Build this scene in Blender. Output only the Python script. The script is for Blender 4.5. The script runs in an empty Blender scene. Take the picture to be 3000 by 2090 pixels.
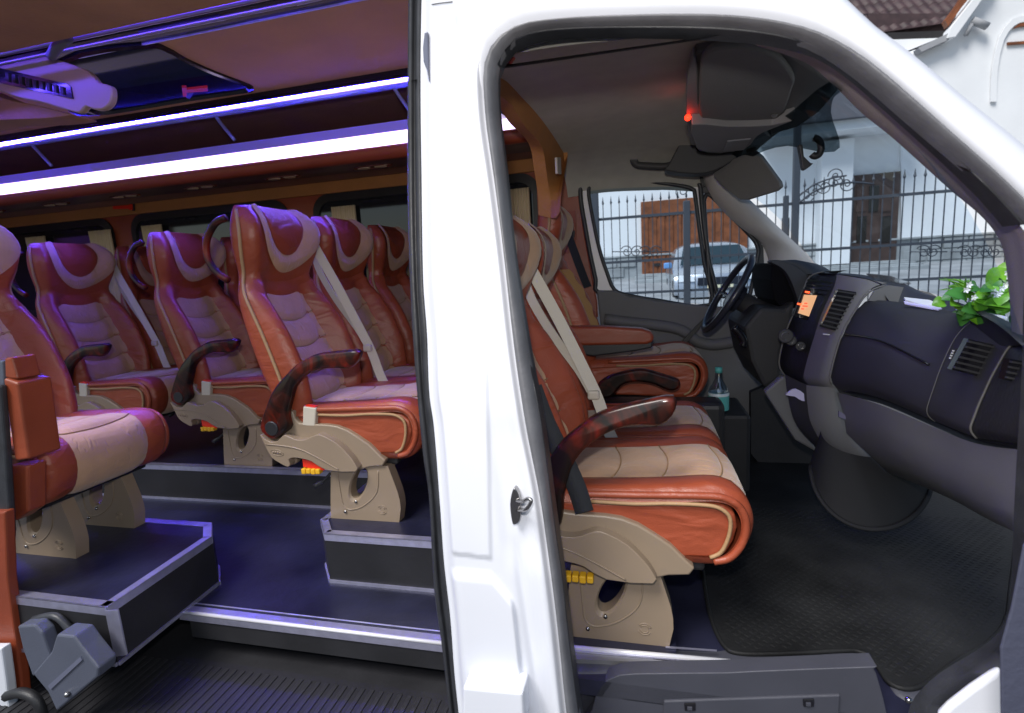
import bpy, bmesh, math, random
from mathutils import Vector, Matrix
random.seed(7)
sc = bpy.context.scene
C = bpy.context.scene.collection
R = math.radians

# ---------------------------------------------------------------- camera
def nrm(v): return Vector(v).normalized()
FPX = 1520.0
CAM = Vector((0.0, -1.15, 1.75))
_Y = nrm((370, -265, 1520)); _X = Vector((6160, -125, -1520)); _X = (_X - _X.dot(_Y) * _Y).normalized()
_Z = _X.cross(_Y)
if _Z.y > 0: _Z = -_Z
# _X,_Y,_Z: world axes written in picture axes (right, down, forward)
cam = bpy.data.objects.new('camera', bpy.data.cameras.new('camera')); C.objects.link(cam)
cam.data.sensor_width = 36; cam.data.lens = 36 * FPX / 3000; cam.data.clip_end = 500; cam.data.clip_start = 0.02
right = Vector((_X.x, _Y.x, _Z.x)); down = Vector((_X.y, _Y.y, _Z.y)); fwd = Vector((_X.z, _Y.z, _Z.z))
cam.matrix_world = Matrix(((right.x, -down.x, -fwd.x, CAM.x), (right.y, -down.y, -fwd.y, CAM.y), (right.z, -down.z, -fwd.z, CAM.z), (0, 0, 0, 1)))
sc.camera = cam
cam.data.dof.use_dof = True; cam.data.dof.focus_distance = 2.0; cam.data.dof.aperture_fstop = 3.2
def at(px, py, Y=None, X=None, Z=None):
    r = right * (px - 1500) + down * (py - 1045) + fwd * FPX
    if Y is not None: t = (Y - CAM.y) / r.y
    elif X is not None: t = (X - CAM.x) / r.x
    else: t = (Z - CAM.z) / r.z
    return CAM + r * t

# ---------------------------------------------------------------- world, sun, flash, exposure
w = bpy.data.worlds.new('World'); sc.world = w; w.use_nodes = True
nt = w.node_tree; bg = nt.nodes['Background']
sky = nt.nodes.new('ShaderNodeTexSky'); sky.sky_type = 'NISHITA'; sky.sun_disc = False
SUN_EL, SUN_AZ = R(56), R(212)
sky.sun_elevation = SUN_EL; sky.sun_rotation = SUN_AZ; sky.air_density = 1.2; sky.dust_density = 1.2; sky.ozone_density = 1.0
nt.links.new(sky.outputs[0], bg.inputs[0]); bg.inputs[1].default_value = 0.085
sun = bpy.data.objects.new('sun', bpy.data.lights.new('sun', 'SUN')); C.objects.link(sun)
sun.data.energy = 2.9; sun.data.angle = R(24); sun.data.color = (1, .97, .93)
sd = Vector((math.sin(SUN_AZ) * math.cos(SUN_EL), math.cos(SUN_AZ) * math.cos(SUN_EL), math.sin(SUN_EL)))
sun.rotation_euler = sd.to_track_quat('Z', 'Y').to_euler()
# the photographer's flash, mounted above the lens (its hard shadow shows on the cab headliner)
fl = bpy.data.objects.new('camera_flash', bpy.data.lights.new('camera_flash', 'POINT')); C.objects.link(fl)
fl.location = (-0.02, -1.17, 1.94); fl.data.energy = 46; fl.data.shadow_soft_size = 0.03; fl.data.color = (1, .95, .9)
sc.view_settings.view_transform = 'Standard'; sc.view_settings.look = 'None'; sc.view_settings.exposure = 0.34; sc.view_settings.gamma = 1
sc.render.engine = 'CYCLES'
sc.cycles.use_denoising = True; sc.cycles.max_bounces = 8; sc.cycles.diffuse_bounces = 4; sc.cycles.transparent_max_bounces = 12
sc.cycles.sample_clamp_indirect = 6

# ---------------------------------------------------------------- materials
MATS = {}
def mat(name, col, rough=.5, metal=0, bump=0, bscale=60, var=0, vscale=6, coat=0, spec=.5, emit=None, es=0, col2=None, detail=4, trans=0, sheen=0, alpha=1):
    if name in MATS: return MATS[name]
    m = bpy.data.materials.new(name); m.use_nodes = True; n = m.node_tree; b = n.nodes['Principled BSDF']; L = n.links
    b.inputs['Base Color'].default_value = (*col, 1); b.inputs['Roughness'].default_value = rough; b.inputs['Metallic'].default_value = metal
    b.inputs['Coat Weight'].default_value = coat; b.inputs['Coat Roughness'].default_value = .06
    b.inputs['Specular IOR Level'].default_value = spec; b.inputs['Transmission Weight'].default_value = trans
    if sheen: b.inputs['Sheen Weight'].default_value = sheen
    if emit: b.inputs['Emission Color'].default_value = (*emit, 1); b.inputs['Emission Strength'].default_value = es
    tc = n.nodes.new('ShaderNodeNewGeometry'); tc.name = 'Texture Coordinate'
    if var or col2:
        nz = n.nodes.new('ShaderNodeTexNoise'); nz.inputs['Scale'].default_value = vscale; nz.inputs['Detail'].default_value = 5
        L.new(tc.outputs['Position'], nz.inputs[0]); cr = n.nodes.new('ShaderNodeValToRGB')
        c2 = col2 or tuple(min(1, c * (1 - var)) for c in col); c1 = col if col2 else tuple(min(1, c * (1 + var)) for c in col)
        cr.color_ramp.elements[0].position = .32; cr.color_ramp.elements[1].position = .68
        cr.color_ramp.elements[0].color = (*c2, 1); cr.color_ramp.elements[1].color = (*c1, 1)
        L.new(nz.outputs['Fac'], cr.inputs[0]); L.new(cr.outputs[0], b.inputs['Base Color'])
        mr = n.nodes.new('ShaderNodeMapRange'); mr.inputs[3].default_value = rough * .85; mr.inputs[4].default_value = min(1, rough * 1.2)
        L.new(nz.outputs['Fac'], mr.inputs[0]); L.new(mr.outputs[0], b.inputs['Roughness'])
    if bump:
        nb = n.nodes.new('ShaderNodeTexNoise'); nb.inputs['Scale'].default_value = bscale; nb.inputs['Detail'].default_value = detail
        L.new(tc.outputs['Position'], nb.inputs[0]); bp = n.nodes.new('ShaderNodeBump'); bp.inputs['Strength'].default_value = bump; bp.inputs['Distance'].default_value = .01
        L.new(nb.outputs['Fac'], bp.inputs['Height']); L.new(bp.outputs[0], b.inputs['Normal'])
    MATS[name] = m; return m
def leather(name, col, k=1.0):
    m = mat(name, col, .38, var=.12, vscale=5)
    n = m.node_tree; L = n.links; b = n.nodes['Principled BSDF']; tc = n.nodes['Texture Coordinate']
    big = n.nodes.new('ShaderNodeTexNoise'); big.inputs['Scale'].default_value = 9; big.inputs['Detail'].default_value = 2; big.inputs['Distortion'].default_value = .8
    mp = n.nodes.new('ShaderNodeMapping'); mp.inputs['Scale'].default_value = (.7, 1, 1.5); mp.inputs['Rotation'].default_value = (.5, .3, 0)
    L.new(tc.outputs['Position'], mp.inputs[0]); L.new(mp.outputs[0], big.inputs[0])
    fine = n.nodes.new('ShaderNodeTexVoronoi'); fine.inputs['Scale'].default_value = 260; L.new(tc.outputs['Position'], fine.inputs['Vector'])
    b1 = n.nodes.new('ShaderNodeBump'); b1.inputs['Strength'].default_value = .34 * k; b1.inputs['Distance'].default_value = .03; L.new(big.outputs['Fac'], b1.inputs['Height'])
    b2 = n.nodes.new('ShaderNodeBump'); b2.inputs['Strength'].default_value = .18; b2.inputs['Distance'].default_value = .003; L.new(fine.outputs['Distance'], b2.inputs['Height'])
    L.new(b1.outputs[0], b2.inputs['Normal']); L.new(b2.outputs[0], b.inputs['Normal'])
    return m
M_red = leather('red_leather', (.30, .062, .027))
M_redflat = leather('red_leather_trim', (.26, .052, .021), .3)
M_beige = mat('beige_suede', (.47, .285, .17), .85, bump=.5, bscale=22, var=.10, vscale=9, sheen=.3)
def creases(m):
    n = m.node_tree; L = n.links; b = n.nodes['Principled BSDF']; tc = n.nodes['Texture Coordinate']
    mp = n.nodes.new('ShaderNodeMapping'); mp.inputs['Scale'].default_value = (3, 26, 9); mp.inputs['Rotation'].default_value = (0, 0, .25)
    nz = n.nodes.new('ShaderNodeTexNoise'); nz.inputs['Scale'].default_value = 1.6; nz.inputs['Detail'].default_value = 2; nz.inputs['Distortion'].default_value = .5
    L.new(tc.outputs['Position'], mp.inputs[0]); L.new(mp.outputs[0], nz.inputs[0])
    cr = n.nodes.new('ShaderNodeValToRGB'); e = cr.color_ramp.elements; e[0].position = .60; e[0].color = (1, 1, 1, 1); e[1].position = .66; e[1].color = (0, 0, 0, 1)
    L.new(nz.outputs['Fac'], cr.inputs[0]); bp = n.nodes.new('ShaderNodeBump'); bp.inputs['Strength'].default_value = .35; bp.inputs['Distance'].default_value = .006
    L.new(cr.outputs[0], bp.inputs['Height']); L.new(b.inputs['Normal'].links[0].from_socket, bp.inputs['Normal']); L.new(bp.outputs[0], b.inputs['Normal'])
creases(M_beige)
M_tan = mat('tan_piping', (.36, .22, .11), .6, bump=.2)
M_plas = mat('beige_plastic', (.27, .205, .145), .32, bump=.12, bscale=500, var=.04)
M_black = mat('black_plastic', (.018, .018, .02), .45, bump=.15, bscale=400)
M_rubber = mat('seal_rubber', (.032, .034, .04), .42, bump=.1, bscale=120, var=.2, vscale=20)
M_rubberg = mat('seal_rubber_outer', (.13, .132, .145), .4, bump=.1, bscale=120, var=.15, vscale=14)
M_white = mat('white_paint', (.68, .70, .76), .5, coat=.12, var=.02, vscale=3)
M_floor = mat('vinyl_floor', (.014, .015, .032), .32, bump=.10, bscale=35, var=.55, vscale=3.2, spec=.45)  # blue in the base colour stands in for LED spill on the floor
M_riser = mat('riser_vinyl', (.013, .013, .016), .6, bump=.1, bscale=50, var=.2)
M_alu = mat('brushed_aluminium', (.5, .5, .66), .33, metal=.75, bump=.15, bscale=180, var=.08, vscale=30)  # bluish base tint imitates LED light reflected in the metal
M_gdark = mat('dash_dark', (.030, .0295, .033), .6, bump=.18, bscale=600, var=.08)
M_gmid = mat('dash_grey', (.15, .148, .152), .6, bump=.18, bscale=600, var=.05)
M_glite = mat('trim_grey', (.46, .44, .43), .7, bump=.2, bscale=300, var=.05)
M_head = mat('headliner_fabric', (.50, .49, .43), .95, bump=.35, bscale=350, var=.06, vscale=12)
M_org = mat('tan_leatherette', (.40, .17, .045), .7, bump=.25, bscale=90, var=.08, vscale=8)
M_brn = mat('brown_leatherette', (.36, .19, .11), .75, bump=.3, bscale=60, var=.1, vscale=5)
M_gloss = mat('gloss_black', (.008, .008, .012), .16, coat=.2)
M_glassd = mat('tinted_glass', (.012, .014, .018), .06, coat=.3)
M_metal = mat('steel', (.35, .34, .34), .25, metal=1)
M_fence = mat('fence_iron', (.06, .068, .085), .5, bump=.2)
M_belt = mat('white_webbing', (.62, .58, .5), .7, bump=.4, bscale=300)
M_beltd = mat('dark_webbing', (.02, .022, .027), .8, bump=.4, bscale=300)
M_redp = mat('red_plastic', (.75, .03, .01), .4)
M_yel = mat('yellow_plastic', (.75, .42, .02), .4)
M_ledw = mat('led_diffuser', (.8, .8, .85), .5, emit=(.78, .62, 1), es=2.2)
M_ledb = mat('led_blue', (.3, .3, .9), .5, emit=(.085, .05, 1), es=470)
def wood():
    m = bpy.data.materials.new('burl_wood'); m.use_nodes = True; n = m.node_tree; b = n.nodes['Principled BSDF']; L = n.links
    tc = n.nodes.new('ShaderNodeTexCoord'); nz = n.nodes.new('ShaderNodeTexNoise'); nz.inputs['Scale'].default_value = 9; nz.inputs['Detail'].default_value = 5; nz.inputs['Distortion'].default_value = 1.5
    L.new(tc.outputs['Object'], nz.inputs[0]); cr = n.nodes.new('ShaderNodeValToRGB'); e = cr.color_ramp.elements
    e[0].position = .43; e[0].color = (.008, .003, .002, 1); e[1].position = .74; e[1].color = (.18, .014, .006, 1)
    x = e.new(.55); x.color = (.045, .007, .003, 1); L.new(nz.outputs['Fac'], cr.inputs[0]); L.new(cr.outputs[0], b.inputs['Base Color'])
    b.inputs['Roughness'].default_value = .45; b.inputs['Specular IOR Level'].default_value = .2; b.inputs['Coat Weight'].default_value = .4; b.inputs['Coat Roughness'].default_value = .03
    return m
M_wood = wood()
def glass():
    m = bpy.data.materials.new('window_glass'); m.use_nodes = True; n = m.node_tree; L = n.links
    for x in list(n.nodes): n.nodes.remove(x)
    o = n.nodes.new('ShaderNodeOutputMaterial'); t = n.nodes.new('ShaderNodeBsdfTransparent'); g = n.nodes.new('ShaderNodeBsdfGlossy'); mx = n.nodes.new('ShaderNodeMixShader'); 
    t.inputs[0].default_value = (.74, .84, .93, 1); g.inputs['Roughness'].default_value = 0; mx.inputs[0].default_value = .06
    L.new(t.outputs[0], mx.inputs[1]); L.new(g.outputs[0], mx.inputs[2]); L.new(mx.outputs[0], o.inputs[0])
    return m
M_glass = glass()
M_gside = glass(); M_gside.name = 'side_window_glass'
for x in M_gside.node_tree.nodes:
    if x.type == 'MIX_SHADER': x.inputs[0].default_value = 0
    if x.type == 'BSDF_GLOSSY': x.inputs['Roughness'].default_value = .22
M_shade = glass(); M_shade.name = 'shade_band_glass'
for x in M_shade.node_tree.nodes:
    if x.type == 'BSDF_TRANSPARENT': x.inputs[0].default_value = (.16, .2, .22, 1)

# ---------------------------------------------------------------- mesh helpers
def obj(name, V, Fc, m, parent=None, smooth=True, bevel=0, sub=0, bseg=2, auto=None):
    me = bpy.data.meshes.new(name); me.from_pydata([tuple(v) for v in V], [], Fc); me.materials.append(m)
    bm = bmesh.new(); bm.from_mesh(me); bmesh.ops.remove_doubles(bm, verts=bm.verts, dist=1e-6); bmesh.ops.recalc_face_normals(bm, faces=bm.faces); bm.to_mesh(me); bm.free()
    if smooth:
        for p in me.polygons: p.use_smooth = True
        if auto: me.set_sharp_from_angle(angle=R(auto))
    o = bpy.data.objects.new(name, me); C.objects.link(o)
    if parent: o.parent = parent
    if bevel:
        b = o.modifiers.new('bevel', 'BEVEL'); b.width = bevel; b.segments = bseg; b.limit_method = 'ANGLE'; b.angle_limit = R(35)
    if sub:
        s = o.modifiers.new('sub', 'SUBSURF'); s.levels = sub; s.render_levels = sub
    return o
def empty(name, loc=(0, 0, 0)):
    o = bpy.data.objects.new(name, None); C.objects.link(o); o.location = loc; o.empty_display_size = .1; return o
def tag(o, label=None, cat=None, group=None, kind=None):
    for k, v in (('label', label), ('category', cat), ('group', group), ('kind', kind)):
        if v: o[k] = v
    return o
def thing(name, label, cat, group=None, loc=(0, 0, 0)):
    return tag(empty(name, loc), label, cat, group)
class MB:
    def __init__(s): s.V = []; s.F = []
    def add(s, V, F):
        k = len(s.V); s.V += [Vector(v) for v in V]; s.F += [tuple(i + k for i in f) for f in F]; return s
    def box(s, x0, x1, y0, y1, z0, z1):
        return s.add([(x0, y0, z0), (x1, y0, z0), (x1, y1, z0), (x0, y1, z0), (x0, y0, z1), (x1, y0, z1), (x1, y1, z1), (x0, y1, z1)],
                     [(0, 3, 2, 1), (4, 5, 6, 7), (0, 1, 5, 4), (1, 2, 6, 5), (2, 3, 7, 6), (3, 0, 4, 7)])
    def prism(s, pts, off):      # polygon (3D points) pushed along off
        n = len(pts); off = Vector(off); P = [Vector(p) for p in pts]
        return s.add(P + [p + off for p in P], [tuple(range(n)), tuple(range(2 * n - 1, n - 1, -1))] + [(i, (i + 1) % n, n + (i + 1) % n, n + i) for i in range(n)])
    def tube(s, pts, r, seg=8, cap=True, flat=1.0):
        P = [Vector(p) for p in pts]; n = len(P); rr = r if isinstance(r, (list, tuple)) else [r] * n
        V = []; up = None
        for i, p in enumerate(P):
            t = (P[min(i + 1, n - 1)] - P[max(i - 1, 0)]).normalized()
            if up is None: up = Vector((0, 0, 1)) if abs(t.z) < .9 else Vector((1, 0, 0))
            a = t.cross(up).normalized(); b = a.cross(t).normalized(); up = b
            for k in range(seg):
                th = 2 * math.pi * k / seg; V.append(p + a * math.cos(th) * rr[i] + b * math.sin(th) * rr[i] * flat)
        F = [(i * seg + k, i * seg + (k + 1) % seg, (i + 1) * seg + (k + 1) % seg, (i + 1) * seg + k) for i in range(n - 1) for k in range(seg)]
        if cap: F += [tuple(range(seg - 1, -1, -1)), tuple((n - 1) * seg + k for k in range(seg))]
        return s.add(V, F)
    def grid(s, rows, closed=False):
        n = len(rows); m = len(rows[0]); V = [v for r in rows for v in r]; F = []
        for i in range(n - 1):
            for j in range(m if closed else m - 1):
                F.append((i * m + j, i * m + (j + 1) % m, (i + 1) * m + (j + 1) % m, (i + 1) * m + j))
        return s.add(V, F)
    def build(s, name, m, parent=None, **k): return obj(name, s.V, s.F, m, parent, **k)
def box(name, x0, x1, y0, y1, z0, z1, m, parent=None, bevel=.004, **k):
    return MB().box(x0, x1, y0, y1, z0, z1).build(name, m, parent, bevel=bevel, smooth=False, **k)
def smooth(pts, n=4, closed=False):     # Catmull-Rom through the points
    P = [Vector(p) for p in pts]; N = len(P); out = []
    for i in range(N if closed else N - 1):
        g = lambda k: P[k % N] if closed else P[max(0, min(N - 1, k))]
        a, b, c, d = g(i - 1), g(i), g(i + 1), g(i + 2)
        for j in range(n):
            t = j / n; out.append(.5 * ((2 * b) + (c - a) * t + (2 * a - 5 * b + 4 * c - d) * t * t + (3 * b - a - 3 * c + d) * t ** 3))
    if not closed: out.append(P[-1])
    return out
def resample(P, n, closed=False):
    P = [Vector(p) for p in P]; Q = P + [P[0]] if closed else P
    L = [0]
    for a, b in zip(Q, Q[1:]): L.append(L[-1] + (b - a).length)
    out = []; k = 0
    for i in range(n):
        t = L[-1] * i / (n if closed else n - 1)
        while k < len(L) - 2 and L[k + 1] < t: k += 1
        d = L[k + 1] - L[k]; f = (t - L[k]) / d if d else 0; out.append(Q[k].lerp(Q[k + 1], min(1, max(0, f))))
    return out
def pxs(l, **k): return [at(x, y, **k) for x, y in l]
def ss(a, b, x):
    t = max(0, min(1, (x - a) / (b - a))); return t * t * (3 - 2 * t)
def interp(tab, x):
    if x <= tab[0][0]: return tab[0][1]
    for (a, u), (b, v) in zip(tab, tab[1:]):
        if x <= b:
            t = (x - a) / (b - a); return u + (v - u) * t
    return tab[-1][1]
def sinterp(tab, x):      # smooth table
    n = len(tab)
    if x <= tab[0][0]: return tab[0][1]
    if x >= tab[-1][0]: return tab[-1][1]
    for i in range(n - 1):
        if x <= tab[i + 1][0]:
            x0, y0 = tab[i]; x1, y1 = tab[i + 1]; xm, ym = tab[max(i - 1, 0)]; xp, yp = tab[min(i + 2, n - 1)]
            m0 = (y1 - ym) / (x1 - xm); m1 = (yp - y0) / (xp - x0); h = x1 - x0; t = (x - x0) / h
            return (2 * t ** 3 - 3 * t * t + 1) * y0 + (t ** 3 - 2 * t * t + t) * h * m0 + (-2 * t ** 3 + 3 * t * t) * y1 + (t ** 3 - t * t) * h * m1
def copy_tree(o, parent=None, skip=()):
    c = o.copy(); C.objects.link(c); c.parent = parent
    for ch in list(o.children):
        if ch.name.split('.')[0] in skip: continue
        copy_tree(ch, c, skip)
    return c

# ================================================================ SEAT
# local axes: x forward, y 0 (near side) .. 0.50, z up from the pedestal foot
HW = .25
T_xf = [(.38, -.42), (.46, -.44), (.6, -.488), (.7, -.52), (.82, -.565), (.9, -.60), (.98, -.617), (1.04, -.59), (1.1, -.565), (1.2, -.55), (1.26, -.56), (1.30, -.585), (1.325, -.615)]
T_xb = [(.38, -.395), (.42, -.385), (.5, -.372), (.6, -.378), (.7, -.405), (.82, -.455), (.9, -.505), (.96, -.55), (1.02, -.578), (1.1, -.545), (1.2, -.515), (1.27, -.535), (1.325, -.60)]
T_xr = [(.38, -.50), (.5, -.545), (.6, -.583), (.7, -.612), (.82, -.64), (.93, -.662), (1.02, -.668), (1.15, -.662), (1.25, -.652), (1.30, -.64), (1.325, -.625)]
T_w = [(.38, .215), (.45, .24), (.6, .25), (.8, .25), (.9, .243), (.97, .228), (1.02, .205), (1.06, .208), (1.12, .228), (1.2, .24), (1.26, .234), (1.30, .215), (1.325, .185)]
def SB(u, z, d=0):
    w_ = sinterp(T_w, z); a = abs(u)
    k = ss(.48, .82, a) if z < 1.0 else ss(.3, 1.0, a)
    x = sinterp(T_xf, z) * (1 - k) + sinterp(T_xb, z) * k
    e = max(0, (a - .80) / .20); x -= .045 * e ** 2.4
    if z < 1.0 and a > .5: x += .007 * math.sin(z * 62 + a * 9) * ss(.5, .7, a) * (1 - ss(.9, 1, a)) * (1 if u > 0 else .4)
    dn = Vector((1, 0, .25 if z < 1.0 else (-.1 if z < 1.15 else .2))).normalized()
    if z > 1.27: dn = Vector((.6, 0, .8))
    return Vector((x, HW + w_ * u, z)) + dn * d
def seat_back(par, lr=M_red, quilts=True):
    rows = []
    zs = [.38, .40, .44, .5, .56, .62, .68, .74, .8, .85, .9, .94, .97, 1.0, 1.03, 1.06, 1.10, 1.15, 1.2, 1.24, 1.27, 1.295, 1.312, 1.325]
    us = [-1, -.97, -.92, -.86, -.8, -.72, -.64, -.56, -.48, -.36, -.24, -.12, 0, .12, .24, .36, .48, .56, .64, .72, .8, .86, .92, .97, 1]
    for z in zs:
        f = [SB(u, z) for u in us]; xr = sinterp(T_xr, z); w_ = sinterp(T_w, z)
        a = f[-1]; b = f[0]
        back = [Vector((a.x * .5 + xr * .5, HW + w_ * 1.01, z)), Vector((xr + .012, HW + w_ * .97, z)), Vector((xr, HW + w_ * .8, z)), Vector((xr - .006, HW, z)), Vector((xr, HW - w_ * .8, z)), Vector((xr + .012, HW - w_ * .97, z)), Vector((b.x * .5 + xr * .5, HW - w_ * 1.01, z))]
        rows.append(f + back)
    m = MB().grid(rows, closed=True); n = len(rows[0])
    m.add(rows[0], [tuple(range(n))]); m.add(rows[-1], [tuple(range(n))])
    m.build('backrest', lr, par, sub=1)
    # head section: red pad inside a beige horseshoe band
    zt = 1.318
    g = []
    for i in range(13):
        p = -1 + 2 * i / 12; u = .50 * math.sin(p * math.pi / 2) ; c = math.sqrt(max(0, 1 - (u / .5) ** 2)); zb = 1.27 - .155 * c
        g.append([SB(u, zb + (zt - zb) * j / 9, .006 + .010 * math.sin(math.pi * min(1, (j + .3) / 9 * 1.2)) * (c ** .5)) for j in range(10)])
    MB().grid(g).build('headrest_pad', lr, par)
    g = []
    for i in range(29):
        th = math.pi * (i / 28 * 1.16 - .08); row = []
        for j in range(7):
            q = j / 6; ru = .50 + q * (.24 + .24 * ss(-.3, .6, -math.cos(th))); rz = .155 + q * .075
            u = -ru * math.cos(th) ; z = 1.27 - rz * math.sin(th) if math.sin(th) > 0 else 1.27 + .05 * min(1, -math.sin(th) * 4)
            row.append(SB(max(-.97, min(.97, u)), z, .004 + .008 * math.sin(math.pi * q)))
        g.append(row)
    MB().grid(g).build('headrest_band', M_beige, par)
    # collar roll below the head section
    g = []
    for i in range(21):
        u = -.93 + 1.86 * i / 20; zc = 1.015 - .055 * (1 - u * u); row = []
        for j in range(7):
            q = j / 6; row.append(SB(u, zc + (q - .5) * .085, .002 + .016 * math.sin(math.pi * q) * (1 - u ** 4)))
        g.append(row)
    MB().grid(g).build('collar_roll', lr, par)
    if quilts:
        T = [.985, .86, .74, .62, .50, .405]
        for k in range(5):
            g = []
            for i in range(15):
                v = -1 + 2 * i / 14; row = []
                for j in range(8):
                    q = j / 7; ztop = T[k] - .035 * (1 - v * v); zb = T[k + 1] - (.035 * (1 - v * v) if k < 4 else 0)
                    z = ztop + (zb - ztop) * q; hw = .59 + .02 * math.sin(z * 5)
                    pil = (math.sin(math.pi * q) ** .42) * (max(0, 1 - abs(v) ** 6))
                    row.append(SB(v * hw, z, .001 + .019 * pil))
                g.append(row)
            qp = MB().grid(g).build('quilted_panel', M_beige, par)
            if k < 4: MB().tube([row[-1] + Vector((.004, 0, 0)) for row in g], .0022, 5).build('stitch_seam', M_tan, par)
    # side seam with beige piping
    for s in (-1, 1):
        pts = [Vector((sinterp(T_xb, z) * .55 + sinterp(T_xr, z) * .45 - .004, HW + s * (sinterp(T_w, z) * 1.01 + .001), z)) for z in [.42, .5, .6, .7, .8, .88, .95, 1.0, 1.05, 1.12, 1.2, 1.26, 1.295]]
        MB().tube(smooth(pts, 3), .0075, 6).build('piping', M_tan, par)
CP = [(-.48, .47), (-.36, .474), (-.2, .480), (-.08, .488), (.0, .496), (.055, .492), (.092, .472), (.114, .435), (.120, .39), (.108, .345), (.085, .305), (.05, .278), (.0, .270), (-.06, .272)]
CPs = resample(smooth([(x, 0, z) for x, z in CP], 5), 61)
def SC(u, s, d=0):
    i = max(0, min(59.999, s * 60)); k = int(i); p = CPs[k].lerp(CPs[k + 1], i - k)
    t = (CPs[min(60, k + 1)] - CPs[max(0, k - 1)]).normalized(); n = Vector((-t.z, 0, t.x))
    a = abs(u); off = .012 * ss(.45, .7, a) - .04 * max(0, (a - .84) / .16) ** 2.2
    return Vector((p.x, HW + .25 * u, p.z)) + n * (off + d)
def seat_cushion(par, lr=M_red, stripes=False):
    us = [-1, -.97, -.93, -.88, -.82, -.74, -.66, -.58, -.5, -.35, -.2, 0, .2, .35, .5, .58, .66, .74, .82, .88, .93, .97, 1]
    rows = [[SC(u, i / 40) for u in us] for i in range(41)]
    MB().grid(rows).build('cushion', lr, par, sub=1)
    body = [(-.48, .44), (-.2, .452), (.0, .46), (.05, .455), (.078, .43), (.084, .39), (.075, .35), (.055, .31), (.03, .29), (-.06, .285), (-.46, .30)]
    MB().prism([(x, .008, z) for x, z in body], (0, .484, 0)).build('cushion_side', lr, par, bevel=.012, bseg=3, auto=40)
    # quilted insert over the top and down the front
    cuts = [.05, .235, .40, .58, .985]
    for k in range(4):
        g = []
        for i in range(13):
            v = -1 + 2 * i / 12; row = []
            for j in range(13):
                q = j / 12; s0 = cuts[k] + (.025 * (1 - v * v) if k else 0); s1 = cuts[k + 1] + (.025 * (1 - v * v) if k < 3 else 0)
                s = s0 + (s1 - s0) * q; pil = (math.sin(math.pi * q) ** .42) * max(0, 1 - abs(v) ** 8)
                row.append(SC(v * .56, s, .001 + .016 * pil))
            g.append(row)
        MB().grid(g).build('quilted_panel', M_beige, par)
        if k < 3: MB().tube([row[-1] + Vector((0, 0, .003)) for row in g], .0022, 5).build('stitch_seam', M_tan, par)
    # rolled welts along both long edges, and the piping on the cushion side
    for yy, s in ((.004, -1), (.496, 1)):
        path = [(-.36, yy, .472), (-.2, yy, .476), (.0, yy, .482), (.05, yy, .477), (.085, yy, .455), (.102, yy, .42), (.104, yy, .38), (.09, yy, .335), (.06, yy, .298), (.02, yy, .285)]
        MB().tube(smooth(path, 4), .011, 8).build('welt', lr, par)
        path = [(-.32, yy - s * -.004, .452), (-.2, yy + s * .004, .450), (-.1, yy + s * .004, .456), (.0, yy + s * .004, .456), (.04, yy + s * .004, .446), (.062, yy + s * .004, .42), (.060, yy + s * .004, .37), (.04, yy + s * .004, .318), (.01, yy + s * .004, .298)]
        MB().tube(smooth(path, 4), .006, 6).build('piping', M_tan, par)
ARM = [(-.57, .427), (-.548, .469), (-.527, .506), (-.499, .551), (-.462, .592), (-.416, .631), (-.371, .666), (-.319, .691), (-.268, .71), (-.195, .717), (-.124, .721), (-.092, .722), (-.079, .712), (-.086, .691), (-.112, .662), (-.142, .647), (-.18, .65), (-.227, .651), (-.276, .647), (-.328, .626), (-.371, .595), (-.395, .569), (-.411, .528), (-.432, .483), (-.438, .447), (-.434, .405), (-.474, .377), (-.497, .358), (-.529, .355), (-.562, .376), (-.576, .40)]
def armrest(par, y0=-.045, th=.045, name='armrest', shape=None):
    P = resample(smooth([(x, 0, z) for x, z in (shape or ARM)], 3, True), 64, True)
    c = sum((p for p in P), Vector()) / len(P)
    rings = []
    # rounded cross-section: inset rings computed with local normals
    n = len(P)
    def inset(d):
        o = []
        for i, p in enumerate(P):
            t = (P[(i + 1) % n] - P[i - 1]).normalized(); nn = Vector((t.z, 0, -t.x)); o.append(p - nn * d * SG)
        return o
    area = sum(P[i].x * P[(i + 1) % n].z - P[(i + 1) % n].x * P[i].z for i in range(n)); SG = 1 if area > 0 else -1
    for y, d in ((0, .012), (.003, .006), (.010, .001), (.016, 0), (th - .016, 0), (th - .010, .001), (th - .003, .006), (th, .012)):
        rings.append([Vector((q.x, y0 + y, q.z)) for q in inset(d)])
    m = MB().grid(rings, closed=True); m.add(rings[0], [tuple(range(n))]); m.add(rings[-1], [tuple(range(n))])
    a = m.build(name, M_wood, par, auto=50)
    MB().tube([(-.512, y0 - .006, .405), (-.512, y0 + .004, .405)], .031, 20).build('pivot_cap', M_black, a, bevel=.003, auto=40)
    return a
PAN = [(-.592, .43), (-.577, .385), (-.57, .361), (-.554, .324), (-.535, .277), (-.502, .255), (-.458, .235), (-.44, .250), (-.443, .268), (-.406, .274), (-.352, .264), (-.286, .226), (-.144, .226), (-.104, .239), (-.047, .245), (-.032, .268), (-.056, .29), (-.098, .334), (-.143, .364), (-.187, .391), (-.234, .408), (-.282, .414), (-.356, .415), (-.406, .419), (-.424, .438), (-.43, .47), (-.45, .47), (-.5, .44)]
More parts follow.
